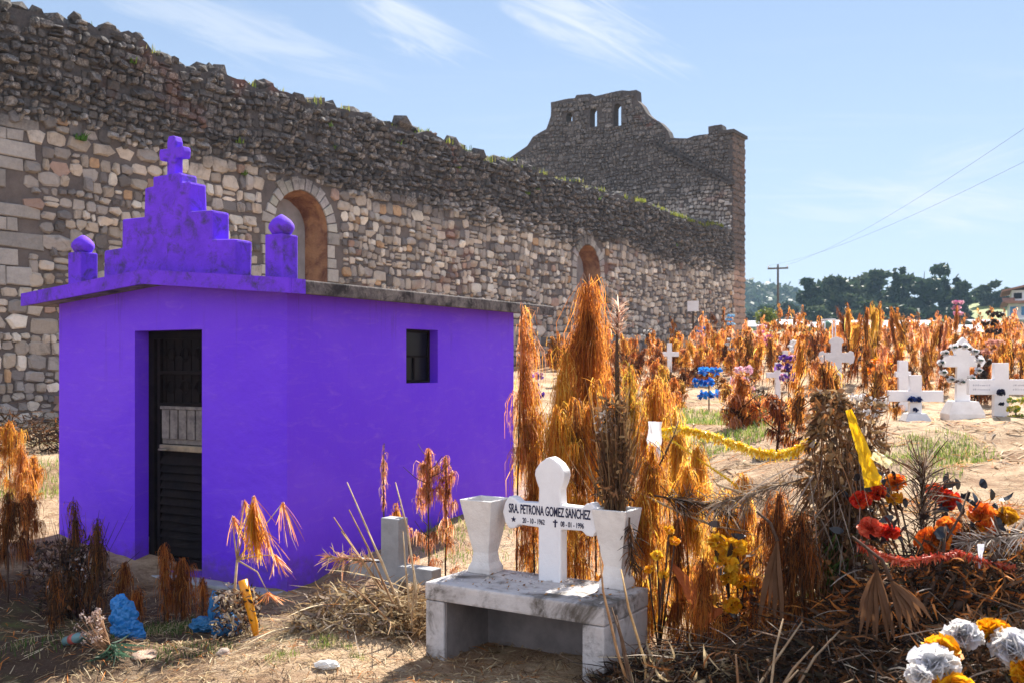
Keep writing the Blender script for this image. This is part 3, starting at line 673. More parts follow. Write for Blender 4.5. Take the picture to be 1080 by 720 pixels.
# ------------------------------------------------------------------ table tomb with cross
RB_ = math.atan2(-0.533, 0.846); T0 = Vector((-0.57, 6.5, 0)); TZ = 0.39
def bl(x, y, z=0.0): return T0 + Vector((x * 0.846 + y * 0.533, -x * 0.533 + y * 0.846, z))
tomb = thing('table_tomb', 'stained white concrete table tomb carrying the white cross with a painted name', 'tomb', T0, RB_)
b = MB(); b.box(0, 1.31, 0, 0.62, TZ - 0.115, TZ); b.build('tabletop', M_TOMB, tomb, 0.014)
for x0, x1 in ((0.004, 0.15), (1.16, 1.306)):
    b = MB(); b.box(x0, x1, 0.004, 0.616, -0.5, TZ - 0.118); b.build('leg', M_TOMB, tomb, 0.012)
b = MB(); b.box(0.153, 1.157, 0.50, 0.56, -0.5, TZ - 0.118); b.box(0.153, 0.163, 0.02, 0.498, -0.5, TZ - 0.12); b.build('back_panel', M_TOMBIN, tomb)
cx, cy, AZ0, AZ1 = 0.685, 0.485, TZ + 0.345, TZ + 0.505
h = 0.085
def bulb(y): return []
cr = [(cx - h, TZ - 0.02), (cx + h, TZ - 0.02), (cx + h, AZ0), (cx + 0.24, AZ0 + 0.005), (cx + 0.27, AZ0 - 0.022), (cx + 0.315, AZ0 - 0.028), (cx + 0.345, AZ0 + 0.012), (cx + 0.365, AZ0 + 0.08), (cx + 0.345, AZ1 - 0.012), (cx + 0.315, AZ1 + 0.03), (cx + 0.27, AZ1 + 0.022), (cx + 0.24, AZ1 - 0.005), (cx + h, AZ1),
      (cx + h - 0.005, TZ + 0.60), (cx + 0.10, TZ + 0.645), (cx + 0.113, TZ + 0.69), (cx + 0.108, TZ + 0.725), (cx + 0.075, TZ + 0.77), (cx + 0.03, TZ + 0.80), (cx, TZ + 0.812)]
cr = cr + [(2 * cx - x, z) for x, z in reversed(cr[2:-1])]
b = MB(); b.prism(cr, cy - 0.045, cy + 0.045, 'y'); cross = b.build('cross', M_CROSSW, tomb, 0.012)
b = MB()
def put_text(b, body, size, x, z, sx, bold=0.0, y=cy - 0.0465):
    vs, fs = text_mesh(body, size, sx, bold); b.add([(x + q[0], y - q[2], z + q[1]) for q in vs], fs)
put_text(b, 'SRA. PETRONA GOMEZ SANCHEZ', 0.085, cx - 0.005, AZ0 + 0.083, 0.475, 0.0016)
put_text(b, '20 - 10 - 1962', 0.048, cx - 0.12, AZ0 + 0.022, 0.62, 0.0006)
put_text(b, '08 - 01 - 1996', 0.048, cx + 0.17, AZ0 + 0.022, 0.62, 0.0006)
st = [(cx - 0.275 + (0.021 if i % 2 == 0 else 0.009) * math.sin(i * math.pi / 5), AZ0 + 0.038 + (0.021 if i % 2 == 0 else 0.009) * math.cos(i * math.pi / 5)) for i in range(10)]
b.prism(st, cy - 0.0475, cy - 0.0455, 'y')
sx_, sz_ = cx + 0.045, AZ0 + 0.036
b.prism([(sx_ - .005, sz_ - .024), (sx_ + .005, sz_ - .024), (sx_ + .005, sz_ + .006), (sx_ + .017, sz_ + .006), (sx_ + .017, sz_ + .015), (sx_ + .005, sz_ + .015), (sx_ + .005, sz_ + .026), (sx_ - .005, sz_ + .026), (sx_ - .005, sz_ + .015), (sx_ - .017, sz_ + .015), (sx_ - .017, sz_ + .006), (sx_ - .005, sz_ + .006)], cy - 0.0475, cy - 0.0455, 'y')
b.build('inscription', M_INK, cross)
def vase(label, lx, ly, hgt=0.50, top=0.13, rot=0.0):
    p = bl(lx, ly, TZ + 0.001); o = thing('grave_vase', label, 'vase', p, RB_ + rot, 'square flared vases on the table tomb')
    r2 = math.sqrt(2); q = math.pi / 4
    b = MB(); b.lathe([(0.088 * r2, 0), (0.088 * r2, 0.035), (0.07 * r2, 0.075), (0.062 * r2, 0.14), (0.075 * r2, 0.2), (top * r2, hgt)], 4, (0, 0), sq=True, rot=q)
    # hollow mouth
    n = len(b.v); b.f.pop(); b.m.pop(); b.sm.pop()
    t_ = top - 0.028; ring = [(t_ * r2 * math.cos(i * math.pi / 2 + q), t_ * r2 * math.sin(i * math.pi / 2 + q), hgt) for i in range(4)] + [(t_ * .8 * r2 * math.cos(i * math.pi / 2 + q), t_ * .8 * r2 * math.sin(i * math.pi / 2 + q), hgt - 0.13) for i in range(4)]
    b.add(ring, [(i, (i + 1) % 4, 4 + (i + 1) % 4, 4 + i) for i in range(4)] + [(4, 5, 6, 7)])
    b.f += [(n - 4 + i, n - 4 + (i + 1) % 4, n + (i + 1) % 4, n + i) for i in range(4)]; b.m += [0] * 4; b.sm += [False] * 4
    b.build('vase_body', M_VASE, o, 0.006); return o
vase('empty white square flared vase on the left end of the table tomb', 0.165, 0.47)
vase('white square flared vase on the right tomb end, holding the tall brown bouquet', 1.13, 0.53, 0.5, 0.122)

# dry petals and leaf crumbs lying on the table
b = MB(); gq = random.Random(31)
for i in range(150):
    x, y = gq.uniform(.05, 1.26), gq.uniform(.04, .58); a = gq.uniform(0, 6.28); w = gq.uniform(.006, .02); d = Vector((math.cos(a), math.sin(a), 0)); e = Vector((-d.y, d.x, 0)); q = Vector((x, y, TZ + .004))
    b.add([q - d * w, q + e * w * .5 + Vector((0, 0, .006)), q + d * w + Vector((0, 0, gq.uniform(0, .012))), q - e * w * .5], [(0, 1, 2, 3)], 0, gq.choice([(.7, .68, .66), (.4, .22, .1), (.2, .12, .07), (.6, .3, .08), (.75, .72, .7)]))
o = setp(b.build('dry_petals', M_LEAF), 'crumbs of dry petals and leaves strewn on the white table tomb', 'petals', None, 'stuff'); o.location = T0; o.rotation_euler = (0, 0, RB_)
# grey concrete cross half buried beside the purple house
gx = thing('grey_grave_cross', 'plain grey concrete cross half buried in dry debris beside the purple side wall', 'cross', P(416, 640, 7.6) * 1.0, RB_)
gx.location.z = 0.0
b = MB(); b.prism([(-.085, -.3), (.085, -.3), (.085, .17), (.40, .17), (.40, .29), (.085, .29), (.085, .64), (-.085, .64), (-.085, .29), (-.40, .29), (-.40, .17), (-.085, .17)], -.06, .06, 'y'); b.build('cross_body', M_GREYC, gx, 0.008)

# ------------------------------------------------------------------ dry pine boughs
ORANGE = [(0.82, 0.37, 0.065), (0.74, 0.28, 0.045), (0.56, 0.19, 0.035), (0.88, 0.50, 0.11), (0.30, 0.105, 0.028)]
RUST = [(0.62, 0.22, 0.045), (0.48, 0.15, 0.035), (0.70, 0.32, 0.075), (0.22, 0.07, 0.024)]
BROWN = [(0.24, 0.12, 0.055), (0.15, 0.075, 0.038), (0.34, 0.18, 0.085), (0.09, 0.047, 0.026)]
GOLD = [(0.92, 0.56, 0.07), (0.88, 0.44, 0.045), (0.94, 0.66, 0.16), (0.68, 0.28, 0.04)]
PINK = [(0.80, 0.43, 0.25), (0.70, 0.32, 0.17), (0.86, 0.56, 0.37), (0.50, 0.21, 0.10)]
def np_mesh(name, V, Fq, C, m, parent=None):
    me = bpy.data.meshes.new(name); me.vertices.add(len(V)); me.vertices.foreach_set('co', V.astype(np.float32).ravel())
    me.loops.add(Fq.size); me.loops.foreach_set('vertex_index', Fq.astype(np.int32).ravel())
    me.polygons.add(len(Fq)); me.polygons.foreach_set('loop_start', np.arange(0, Fq.size, 4, dtype=np.int32))
    me.materials.append(m); at_ = me.attributes.new('Col', 'FLOAT_COLOR', 'POINT')
    at_.data.foreach_set('color', np.c_[C, np.ones(len(C))].astype(np.float32).ravel()); me.update(calc_edges=True); me.validate()
    o = bpy.data.objects.new(name, me); COLL.objects.link(o); o.parent = parent; return o
def needle_data(n, h, r, L, w, seed, lean=(0, 0), pal=ORANGE, s0=0.05, az=None, spr=0.7, tuftn=9, lead=0.35, foxtail=False, dark=0.12, bare=0.1):
    """upright dry bough: a leader and side sprays, each ending in a hanging tuft of long needles"""
    g = np.random.default_rng(seed); la = np.array(lean, float)
    def stem(s): return np.stack([la[0] * s ** 2 * h, la[1] * s ** 2 * h, s * h], -1)
    P0s, Ds, Ls, Gs = [], [], [], []
    nl = int(n * lead)
    s = g.uniform(0.5 if foxtail else max(s0, 0.62), 1.0, nl); a = g.uniform(0, 2 * np.pi, nl) if az is None else g.normal(az, spr, nl)
    P0s.append(stem(s)); Ds.append(np.stack([np.cos(a), np.sin(a), np.full(nl, 0.25)], -1) * (0.55 if not foxtail else 0.17)); Ls.append(np.full(nl, L) * (1.25 if foxtail else 0.8)); Gs.append(np.full(nl, 1.0))
    k = tuftn; m = max(1, (n - nl) // max(1, k))
    for i in range(k if n > nl else 0):
        si = g.uniform(max(bare, s0), 0.9) if i else 0.8; ai = g.uniform(0, 2 * np.pi) if az is None else g.normal(az, spr)
        bl_ = r * g.uniform(0.35, 1.0) * (1.15 - 0.6 * si); d = np.array([np.cos(ai), np.sin(ai), g.uniform(0.1, 0.9)]); d /= np.linalg.norm(d)
        f = g.uniform(0.25, 1.0, m)[:, None]; P0s.append(stem(np.full(m, si)) + d * bl_ * f)
        Ds.append(np.repeat(d[None] * 0.35, m, 0)); Ls.append(np.full(m, L * g.uniform(0.6, 1.15))); Gs.append(np.full(m, g.uniform(0.7, 1.15)))
    p = np.concatenate(P0s); D = np.concatenate(Ds); LL = np.concatenate(Ls) * g.uniform(0.55, 1.2, len(p)); G = np.concatenate(Gs); N = len(p)
    rnd = lambda q: g.normal(0, q, (N, 3)); L1 = LL[:, None]; Z = np.array([0, 0, 1.0])
    # a few needles stick out stiffly
    stiff = (g.random(N) < 0.22)[:, None]
    wob = rnd(0.21)
    p1 = p + (D * 0.5 + wob + Z * 0.10) * L1 * 0.45
    p2 = p1 + (D * 0.16 + wob * 0.4 + rnd(0.04) - Z * np.where(stiff, 0.05, 0.46)) * L1 * 0.8 + np.where(stiff, D, 0) * L1 * 0.2
    p3 = p2 + (rnd(0.06) - D * 0.05 - Z * np.where(stiff, 0.25, 0.72)) * L1 * 0.8
    for q in (p1, p2, p3): q[:, 2] = np.maximum(q[:, 2], 0.01 + 0.03 * g.random(N))
    tw = g.uniform(0, 2 * np.pi, N); sx, sy = -np.sin(tw), np.cos(tw); V = np.zeros((N, 8, 3))
    for kk, q in enumerate((p, p1, p2, p3)):
        ww = w * (0.8, 1.0, 0.8, 0.25)[kk] / 2; off = np.stack([sx * ww, sy * ww, np.zeros(N)], -1)
        V[:, 2 * kk] = q - off; V[:, 2 * kk + 1] = q + off
    base = np.arange(N)[:, None] * 8
    Fq = np.concatenate([base + np.array([[2 * q, 2 * q + 1, 2 * q + 3, 2 * q + 2]]) for q in range(3)])
    c = np.array(pal)[g.integers(0, len(pal), N)] * (g.uniform(0.7, 1.2, N) * G)[:, None]
    return V.reshape(-1, 3), Fq, np.repeat(np.clip(c, 0, 0.95), 8, 0)
def bough(label, pos, h, r, n, L=0.22, w=0.006, seed=0, lean=(0, 0), pal=ORANGE, group='dry pine boughs standing by the near graves', tufts=0, stem_top=1.0, rz=0.0, stemr=0.008, **kw):
    o = thing('dry_pine_bough', label, 'pine bough', pos, rz, group)
    kw['tuftn'] = int(kw.get('tuftn', 9) * 1.7); V, Fq, C = needle_data(int(n * .58), h, r, L * (.6 if not kw.get('foxtail') else .7), .0052, seed, lean, pal, **kw); np_mesh('needles', V, Fq, C, M_NEEDLE, o)
    b = MB(); g = random.Random(seed)
    b.tube([(lean[0] * s * s * h + 0.006 * g.uniform(-1, 1), lean[1] * s * s * h + 0.006 * g.uniform(-1, 1), s * h * stem_top - (0.08 if s == 0 else 0)) for s in (0, .2, .4, .6, .8, 1)], [stemr, stemr, stemr * .9, stemr * .8, stemr * .65, stemr * .4], 6)
    for i in range(tufts):
        s = g.uniform(0.3, 0.98); a = g.uniform(0, 6.28); q = Vector((lean[0] * s * s * h, lean[1] * s * s * h, s * h)); e = q + Vector((math.cos(a), math.sin(a), 0.7)) * r * g.uniform(.5, 1)
        b.tube([q, (q + e) / 2 + Vector((0, 0, -.02)), e], [stemr * .5, stemr * .4, stemr * .25], 5)
    b.build('stem', M_STEM, o); return o
def toward(px, py_top, py_base, Y):
    """base on the ground line and height for a bough whose tip is seen at py_top"""
    p = P(px, py_base, Y); return p, (py_base - py_top) / F * Y

# near boughs: label, px, tip row, foot row, depth, radius, needle count, palette, options
NB = [
 ('dark rust frond sagging over the left foot of the withered heap', 822, 520, 650, 6.05, 0.2, 2200, RUST + BROWN[:2], dict(L=0.4, tuftn=10)),
 ('brown red frond drooping before the withered foliage heap', 846, 545, 660, 5.95, 0.18, 2000, BROWN + RUST[:2], dict(L=0.4, tuftn=9)),
 ('dark brown frond standing among the red flowers', 1012, 545, 640, 5.85, 0.14, 1500, BROWN + RUST[:1], dict(L=0.3, tuftn=8)),
 ('glowing orange frond at the right picture edge behind the dead branch', 1068, 560, 640, 6.2, 0.2, 2000, ORANGE + RUST[:1], dict(L=0.35, tuftn=9)),
 ('low rust frond lying into the brush right of the table tomb', 742, 590, 680, 5.9, 0.2, 1900, RUST + ORANGE[:2], dict(L=0.32, tuftn=9)),
 ('bushy orange bough between the two sunlit ones at the left edge', 22, 470, 550, 11.2, 0.26, 2200, ORANGE + PINK[:1], dict(L=0.35)),
 ('dim rust bough in front of the sunlit ones at the left edge', 30, 520, 620, 9.2, 0.2, 1900, RUST + ORANGE[:1], dict(L=0.32)),
 ('broad golden curtain of needles directly behind the name cross', 588, 430, 610, 7.0, 0.26, 3000, GOLD + ORANGE[:2], dict(L=0.42, tuftn=12)),
 ('broad amber bough between the tall foxtail and the brown bouquet', 628, 402, 600, 7.25, 0.26, 3000, ORANGE + GOLD[:2], dict(L=0.4, tuftn=12)),
 ('leafy orange bough right of the brown bouquet, tip bent over', 676, 398, 590, 7.75, 0.28, 3000, ORANGE + GOLD[:1], dict(L=0.4, lean=(.08, 0), tuftn=12)),
 ('wide orange bough in front of the far purple corner', 562, 402, 600, 7.65, 0.2, 2400, ORANGE + GOLD[:2], dict(L=0.4, tuftn=10)),
 ('wide pale orange bough behind the white plastic strip', 706, 418, 560, 8.6, 0.3, 2600, ORANGE + PINK[:2], dict(L=0.4, tuftn=12)),
 ('glowing amber bough under the left half of the yellow garland', 725, 492, 650, 6.6, 0.28, 3200, GOLD + ORANGE[:1], dict(L=0.42, tuftn=13)),
 ('glowing yellow bough under the right half of the yellow garland', 768, 520, 650, 6.75, 0.26, 2600, GOLD, dict(L=0.38, tuftn=12)),
 ('amber bough hard against the right flared vase', 676, 520, 650, 6.45, 0.2, 2200, GOLD + RUST[:2], dict(L=0.38, tuftn=10)),
 ('dark orange bough in front of the withered foliage heap', 812, 520, 640, 6.5, 0.2, 1700, RUST + BROWN[:2] + ORANGE[:1], dict(L=0.34, tuftn=10)),
 ('tallest bough, a thick rust orange foxtail rounded on top, behind the name cross', 621, 300, 585, 7.9, 0.26, 6400, RUST + ORANGE[:2], dict(L=0.55, w=0.006, foxtail=True, lead=0.45, tuftn=9)),
 ('orange flag shaped bough hanging along the far corner of the purple side wall', 545, 326, 560, 7.5, 0.17, 2600, ORANGE + PINK[:2], dict(L=0.5, az=0.1, spr=0.5, lean=(0.02, 0))),
 ('bright golden bough bending left between the purple corner and the tall foxtail', 578, 395, 590, 7.4, 0.16, 2600, GOLD, dict(L=0.45, lean=(0.06, 0))),
 ('golden orange bough with drooping curtain of needles just left of the foxtail', 597, 372, 600, 7.7, 0.2, 3000, GOLD + ORANGE[:2], dict(L=0.45)),
 ('small burnt orange bough close behind the left flared vase', 563, 470, 600, 7.2, 0.13, 1500, ORANGE, dict(L=0.3)),
 ('deep orange bough behind the right arm of the name cross', 607, 420, 612, 7.1, 0.14, 2000, ORANGE + BROWN[:2], dict(L=0.35)),
 ('ochre green tinged bough rising right of the tall brown bouquet spike', 664, 385, 600, 7.5, 0.14, 1800, [(0.5, 0.36, 0.05), (0.42, 0.28, 0.04), (0.55, 0.22, 0.03)], dict(L=0.32)),
 ('orange bough leaning right behind the white plastic strip', 690, 405, 600, 7.9, 0.2, 2600, ORANGE + PINK[:1], dict(L=0.4, lean=(0.05, 0))),
 ('pale golden bough in front of the grass patch left of the yellow garland', 712, 432, 610, 7.6, 0.2, 2600, GOLD, dict(L=0.38)),
 ('wide amber curtain of needles hanging below the yellow garland', 735, 470, 640, 6.9, 0.22, 3000, GOLD + ORANGE[:1], dict(L=0.4)),
 ('amber bough beside the right flared vase with dark glossy needles', 688, 470, 645, 6.7, 0.17, 2400, GOLD[:2] + ORANGE, dict(L=0.4)),
 ('amber bough left of the withered leaf heap, above the yellow flowers', 785, 500, 645, 6.6, 0.17, 2200, GOLD + ORANGE[:2], dict(L=0.35)),
 ('dark rust bough at the foot of the amber curtain', 715, 545, 660, 6.3, 0.13, 1400, RUST + BROWN[:1], dict(L=0.3)),
 ('russet bough standing before the left arm of the grey concrete cross', 470, 480, 612, 7.9, 0.12, 1500, PINK + RUST, dict(L=0.22)),
 ('thin pinkish bough with bushy side sprays right behind the grey concrete cross', 452, 474, 612, 7.75, 0.26, 2600, PINK + RUST[:2], dict(L=0.2, tufts=6)),
 ('slender salmon plume on a bare stem rising left of the grey concrete cross', 405, 467, 600, 7.7, 0.05, 420, PINK, dict(L=0.13, s0=0.55, )),
 ('low orange bough tucked behind the grey concrete cross pillar', 418, 530, 606, 7.85, 0.10, 700, ORANGE, dict(L=0.2)),
 ('bright orange bough at the left picture edge in full sun', 10, 445, 545, 12.2, 0.28, 2600, ORANGE + GOLD[:1], dict(L=0.35)),
 ('second orange bough from the left picture edge with a pointed tip', 35, 482, 550, 11.6, 0.2, 1900, ORANGE, dict(L=0.3)),
 ('shaded rust bough low at the left picture edge', 8, 520, 640, 8.2, 0.2, 2200, RUST + BROWN, dict(L=0.35)),
 ('brown foxtail bough standing against the left purple corner', 78, 528, 655, 7.9, 0.10, 1300, BROWN + RUST[:1], dict(L=0.28)),
 ('brown pointed bough just left of the purple door jamb', 103, 548, 660, 7.8, 0.10, 1300, BROWN + RUST[:1] + [(0.3, 0.17, 0.05)], dict(L=0.28)),
 ('small hanging tan bough below the dark dried bunch at left', 57, 600, 668, 7.3, 0.07, 800, RUST[:1] + BROWN, dict(L=0.25)),
 ('rounded rust foxtail bough in front of the dark metal door', 174, 573, 645, 7.6, 0.07, 1100, RUST, dict(L=0.22, )),
 ('broad dark rust bough on the doorstep right of the rounded foxtail', 192, 590, 652, 7.7, 0.16, 1600, RUST + BROWN[:1], dict(L=0.3)),
 ('short rust bough on the shaded ground left of the doorstep foxtail', 146, 620, 664, 7.4, 0.06, 700, RUST, dict(L=0.2)),
 ('dim rust bough leaning on the front of the doorstep by the left jamb', 131, 593, 650, 7.9, 0.12, 900, RUST[1:], dict(L=0.25)),
 ('short rust bough before the doorstep right of the dark metal door', 214, 608, 652, 7.5, 0.05, 500, RUST, dict(L=0.2)),
]
for i, (lab, px, pt, pb, Y, r, n, pal, kw) in enumerate(NB):
    p, h = toward(px, pt, pb, Y); x, y = p.x, p.y; zg = gz(x, y); h = p.z + h - zg
    bough(lab, (x, y, zg), max(h, 0.2), r, n, seed=100 + i, pal=pal, **kw)
# the whorled white tipped tuft above the bouquet
p = P(652, 545, 6.42)
tp = thing('dry_pine_bough', 'bare dark pine leader ending in a spiky pale tuft above the brown bouquet', 'pine bough', p, 0, 'dry pine boughs standing by the near graves')
b = MB(); b.tube([(0, 0, 0), (0.0, 0, 0.5), (-0.01, 0, 1.0), (-0.005, 0, 1.34)], [0.02, 0.018, 0.013, 0.006], 7)
b.build('stem', M_STEM, tp)
g = random.Random(3); b = MB()
for i in range(170):
    s = g.uniform(1.16, 1.36); a = g.uniform(0, 6.28); l = g.uniform(0.07, 0.125); el = g.uniform(0.1, 0.9); d = Vector((math.cos(a) * math.cos(el), math.sin(a) * math.cos(el), math.sin(el)))
    sd = d.cross(Vector((0, 0, 1))).normalized(); q = Vector((0, 0, s)); b.ribbon([q, q + d * l * .6, q + d * l + Vector((0, 0, -.012))], 0.006, sd, 0, g.choice([(0.75, 0.55, 0.42), (0.6, 0.3, 0.2), (0.8, 0.68, 0.55)]), (1, .9, .3))
for i in range(260):
    s = g.uniform(0.75, 1.12); a = g.uniform(0, 6.28); l = g.uniform(0.03, 0.05); d = Vector((math.cos(a), math.sin(a), -0.8)).normalized(); sd = d.cross(Vector((0, 0, 1))).normalized(); q = Vector((0, 0, s))
    b.ribbon([q, q + d * l], 0.006, sd, 0, g.choice(BROWN + [(0.3, 0.22, 0.04)]), (1, .3))
b.build('needles', M_NEEDLE, tp)

# field of boughs behind: low detail, one mesh each, shared prototypes
fp = random.Random(21); protos = []
for k in range(9):
    pal = [ORANGE, ORANGE + PINK[:2], RUST + ORANGE, GOLD + ORANGE, RUST + BROWN[:2], PINK + ORANGE[:2], ORANGE + BROWN[:2], BROWN + RUST, ORANGE][k]
    V, Fq, C = needle_data(300 if k in (3, 6) else 560, 1.0, 0.17 + 0.03 * (k % 4), 0.20, 0.012, 500 + k, (fp.uniform(-.12, .12), fp.uniform(-.12, .12)), pal, tuftn=(5 if k in (3, 6) else 12 + 2 * (k % 4)), lead=.25, bare=.45 if k in (3, 6) else .1)
    
    sv = []; 
    for q in range(9):
        a0, l0 = (0, 1.0) if q == 0 else (fp.uniform(0, 6.28), fp.uniform(.3, .9)); dx_, dy_ = (0, 0) if q == 0 else (math.cos(a0) * .13, math.sin(a0) * .13); z0_ = -.05 if q == 0 else l0 - .15
        for ax in ((.012, 0), (0, .012)): sv += [(-ax[0], -ax[1], z0_), (ax[0], ax[1], z0_), (dx_ + ax[0] * .4, dy_ + ax[1] * .4, l0 + .03), (dx_ - ax[0] * .4, dy_ - ax[1] * .4, l0 + .03)]
    sv = np.array(sv); Fq = np.concatenate([Fq, np.arange(len(sv)).reshape(-1, 4) + len(V)]); V = np.concatenate([V, sv]); C = np.concatenate([C, np.tile([[.09, .045, .025]], (len(sv), 1))])
    o = np_mesh('dry_pine_bough', V, Fq, C, M_NEEDLEB); protos.append(o)
def wall_x(y): return P0.x + 0.543 * (y - P0.y) / 0.839
def field_ok(x, y):
    px = 540 + F * x / y
    if not (556 < px < 1110): return False
    if y < 52 and x < wall_x(y) + 1.0: return False
    if y < 18.5 and 672 < px < 768: return False
    if y < 21 and px > 895 and y < 17.6: return False
    for cpx, cy_ in ((882, 24.5), (1015, 18.8), (965, 17.3), (1055, 17.6), (748, 22), (832, 23.5), (785, 22)):
        if abs(px - cpx) < 26 and cy_ - 7 < y < cy_ + .5: return False
    if 19 < y < 23 and 700 < px < 770: return fp.random() < 0.25
    return True
n_b = 0; tries = 0; used = set(); rows = []
while n_b < 255 and tries < 20000:
    tries += 1
    y = 11.5 + 21 * fp.random() ** 0.85; x = fp.uniform(0.02, 0.56) * y
    # clusters: graves lie in loose rows
    cxg = round(x / 1.7) * 1.7 + fp.gauss(0, 0.25); cyg = round(y / 2.4) * 2.4 + fp.gauss(0, 0.22)
    if not field_ok(cxg, cyg): continue
    rows.append((cxg, cyg)); n_b += 1
for i, (x, y) in enumerate(rows):
    k = fp.randrange(9)
    if k in used: o = protos[k].copy(); COLL.objects.link(o)
    else: o = protos[k]; used.add(k)
    h = fp.choice([fp.uniform(0.35, 0.8), fp.uniform(0.7, 1.45), fp.uniform(0.7, 1.15)]) * (1.0 if y < 30 else 1.15)
    px = 540 + F * x / y
    if 880 < px < 1010 and 22 < y < 34 and fp.random() < 0.4: h = fp.uniform(1.6, 2.4)
    wd = fp.uniform(0.9, 1.6) * (0.75 if h > 1.6 else 1)
    o.location = (x, y, gz(x, y) - 0.03); o.rotation_euler = (fp.gauss(0, 0.13), fp.gauss(0, 0.13), fp.uniform(0, 6.28)); o.scale = (wd, wd, h)
    setp(o, 'dry orange pine bough planted among the crowded graves behind', 'pine bough', 'dry pine boughs of the crowded graves behind')

# beyond some thirty metres the boughs merge: one mass
vl, fl_, cl = [], [], []; off = 0; k = 0
while k < 270:
    y = fp.uniform(30, 57); x = fp.uniform(0.02, 0.56) * y
    if (y < 52 and x < wall_x(y) + 1.0) or not (556 < 540 + F * x / y < 1110): continue
    if 858 < 540 + F * x / y < 892 and y < 36: continue
    pal = fp.choice([ORANGE, ORANGE + PINK[:2], RUST + ORANGE, PINK + ORANGE[:2], ORANGE + BROWN[:2], BROWN + RUST])
    h = fp.choice([fp.uniform(.5, 1.0), fp.uniform(.7, 1.2), fp.uniform(.6, 1.1), fp.uniform(1.0, 1.9)])
    V, Fq, C = needle_data(150, h, 0.22, 0.24, 0.028, 2000 + k, (fp.uniform(-.12, .12), fp.uniform(-.12, .12)), pal, tuftn=9, lead=.25)
    vl.append(V * np.array([1.3, 1.3, 1]) + np.array([x, y, gz(x, y) - .03])); fl_.append(Fq + off); cl.append(C); off += len(V); k += 1
setp(np_mesh('pine_bough_mass', np.concatenate(vl), np.concatenate(fl_), np.concatenate(cl), M_NEEDLEB), 'far mass of orange dry pine boughs filling the back of the graveyard', 'pine boughs', None, 'stuff')

# ------------------------------------------------------------------ flowers
def flower_mesh(b, c, r, n, pal, rng, mi=0, squash=0.8):
    """ruffled paper flower: many small curled petals round a ball"""
    c = Vector(c)
    for i in range(n):
        u = rng.random(); th = math.acos(1 - 2 * u); ph = rng.uniform(0, 6.28)
        d = Vector((math.sin(th) * math.cos(ph), math.sin(th) * math.sin(ph), math.cos(th) * squash + 0.05))
        d.normalize(); a = d.cross(Vector((rng.gauss(0, 1), rng.gauss(0, 1), rng.gauss(0, 1)))).normalized(); e = d.cross(a)
        rr = r * rng.uniform(0.55, 1.0); w = r * rng.uniform(0.22, 0.42); q0 = c + Vector((d.x, d.y, d.z * squash)) * rr * 0.35; q1 = c + Vector((d.x, d.y, d.z * squash)) * rr
        t = a * rng.uniform(-.25, .25) * r; col = rng.choice(pal); g = rng.uniform(.85, 1.1); col = tuple(x * g for x in col)
        b.add([q0 - a * w * .4, q0 + a * w * .4, q1 + a * w + t + e * w * .3, q1 + d * w * .35 + t, q1 - a * w + t - e * w * .3], [(0, 1, 2, 3), (0, 3, 4)], mi, col)
YEL = [(0.85, 0.50, 0.02), (0.80, 0.38, 0.01), (0.9, 0.6, 0.05)]; WHT = [(0.80, 0.80, 0.82), (0.70, 0.71, 0.78), (0.84, 0.82, 0.8)]
RED = [(0.75, 0.05, 0.015), (0.6, 0.03, 0.02), (0.8, 0.12, 0.02)]; ORF = [(0.85, 0.22, 0.02), (0.8, 0.14, 0.015), (0.9, 0.32, 0.04)]
BLU = [(0.03, 0.22, 0.70), (0.05, 0.32, 0.75), (0.02, 0.12, 0.5)]; PRP = [(0.12, 0.04, 0.30), (0.2, 0.08, 0.45), (0.06, 0.02, 0.16)]; PNK = [(0.75, 0.42, 0.55), (0.8, 0.6, 0.65), (0.55, 0.12, 0.35)]
MAR = [(0.88, 0.43, 0.005), (0.8, 0.30, 0.005), (0.9, 0.52, 0.02)]
def wreath(name, label, cat, loc, flowers, ring=None, rz=0.0, group=None, m=None):
    """flowers: (x, y, z, r, palette, petals) in local space; every flower is a part"""
    o = thing(name, label, cat, loc, rz, group); rr = random.Random(len(label))
    if ring: b = MB(); b.tube(ring, 0.03, 6); b.build('wreath_ring', M_STEM, o)
    for x, y, z, r, pal, n in flowers:
        b = MB(); flower_mesh(b, (x, y, z), r, n, pal, rr); b.build('flower', m or M_PETAL, o)
    return o
# wreath of white and yellow paper flowers lying at the lower right
c0 = P(1043, 712, 4.35); c0.z = 0
def wl(px, py, Y): q = P(px, py, Y); return (q.x - c0.x, q.y - c0.y, q.z - c0.z)
fl = []
for px, py, Y, r, pal, n in ((985, 700, 4.30, 0.105, WHT, 240), (993, 686, 4.42, 0.085, MAR, 280), (1015, 670, 4.55, 0.085, WHT, 260), (1047, 668, 4.6, 0.085, MAR, 260), (1068, 682, 4.5, 0.10, WHT, 260), (1086, 706, 4.4, 0.085, MAR, 220), (1005, 726, 4.2, 0.085, MAR, 220), (970, 712, 4.2, 0.06, WHT, 120)):
    fl.append(wl(px, py, Y) + (r, pal, n))
ring = [wl(1043 + 56 * math.cos(t), 712 - 36 * math.sin(t), 4.4 + 0.18 * math.sin(t)) for t in np.linspace(-1.2, 4.4, 22)]
wreath('flower_wreath', 'wreath of white and yellow paper flowers on the dark heap, lower right corner', 'wreath', (c0.x, c0.y, 0), fl, ring)

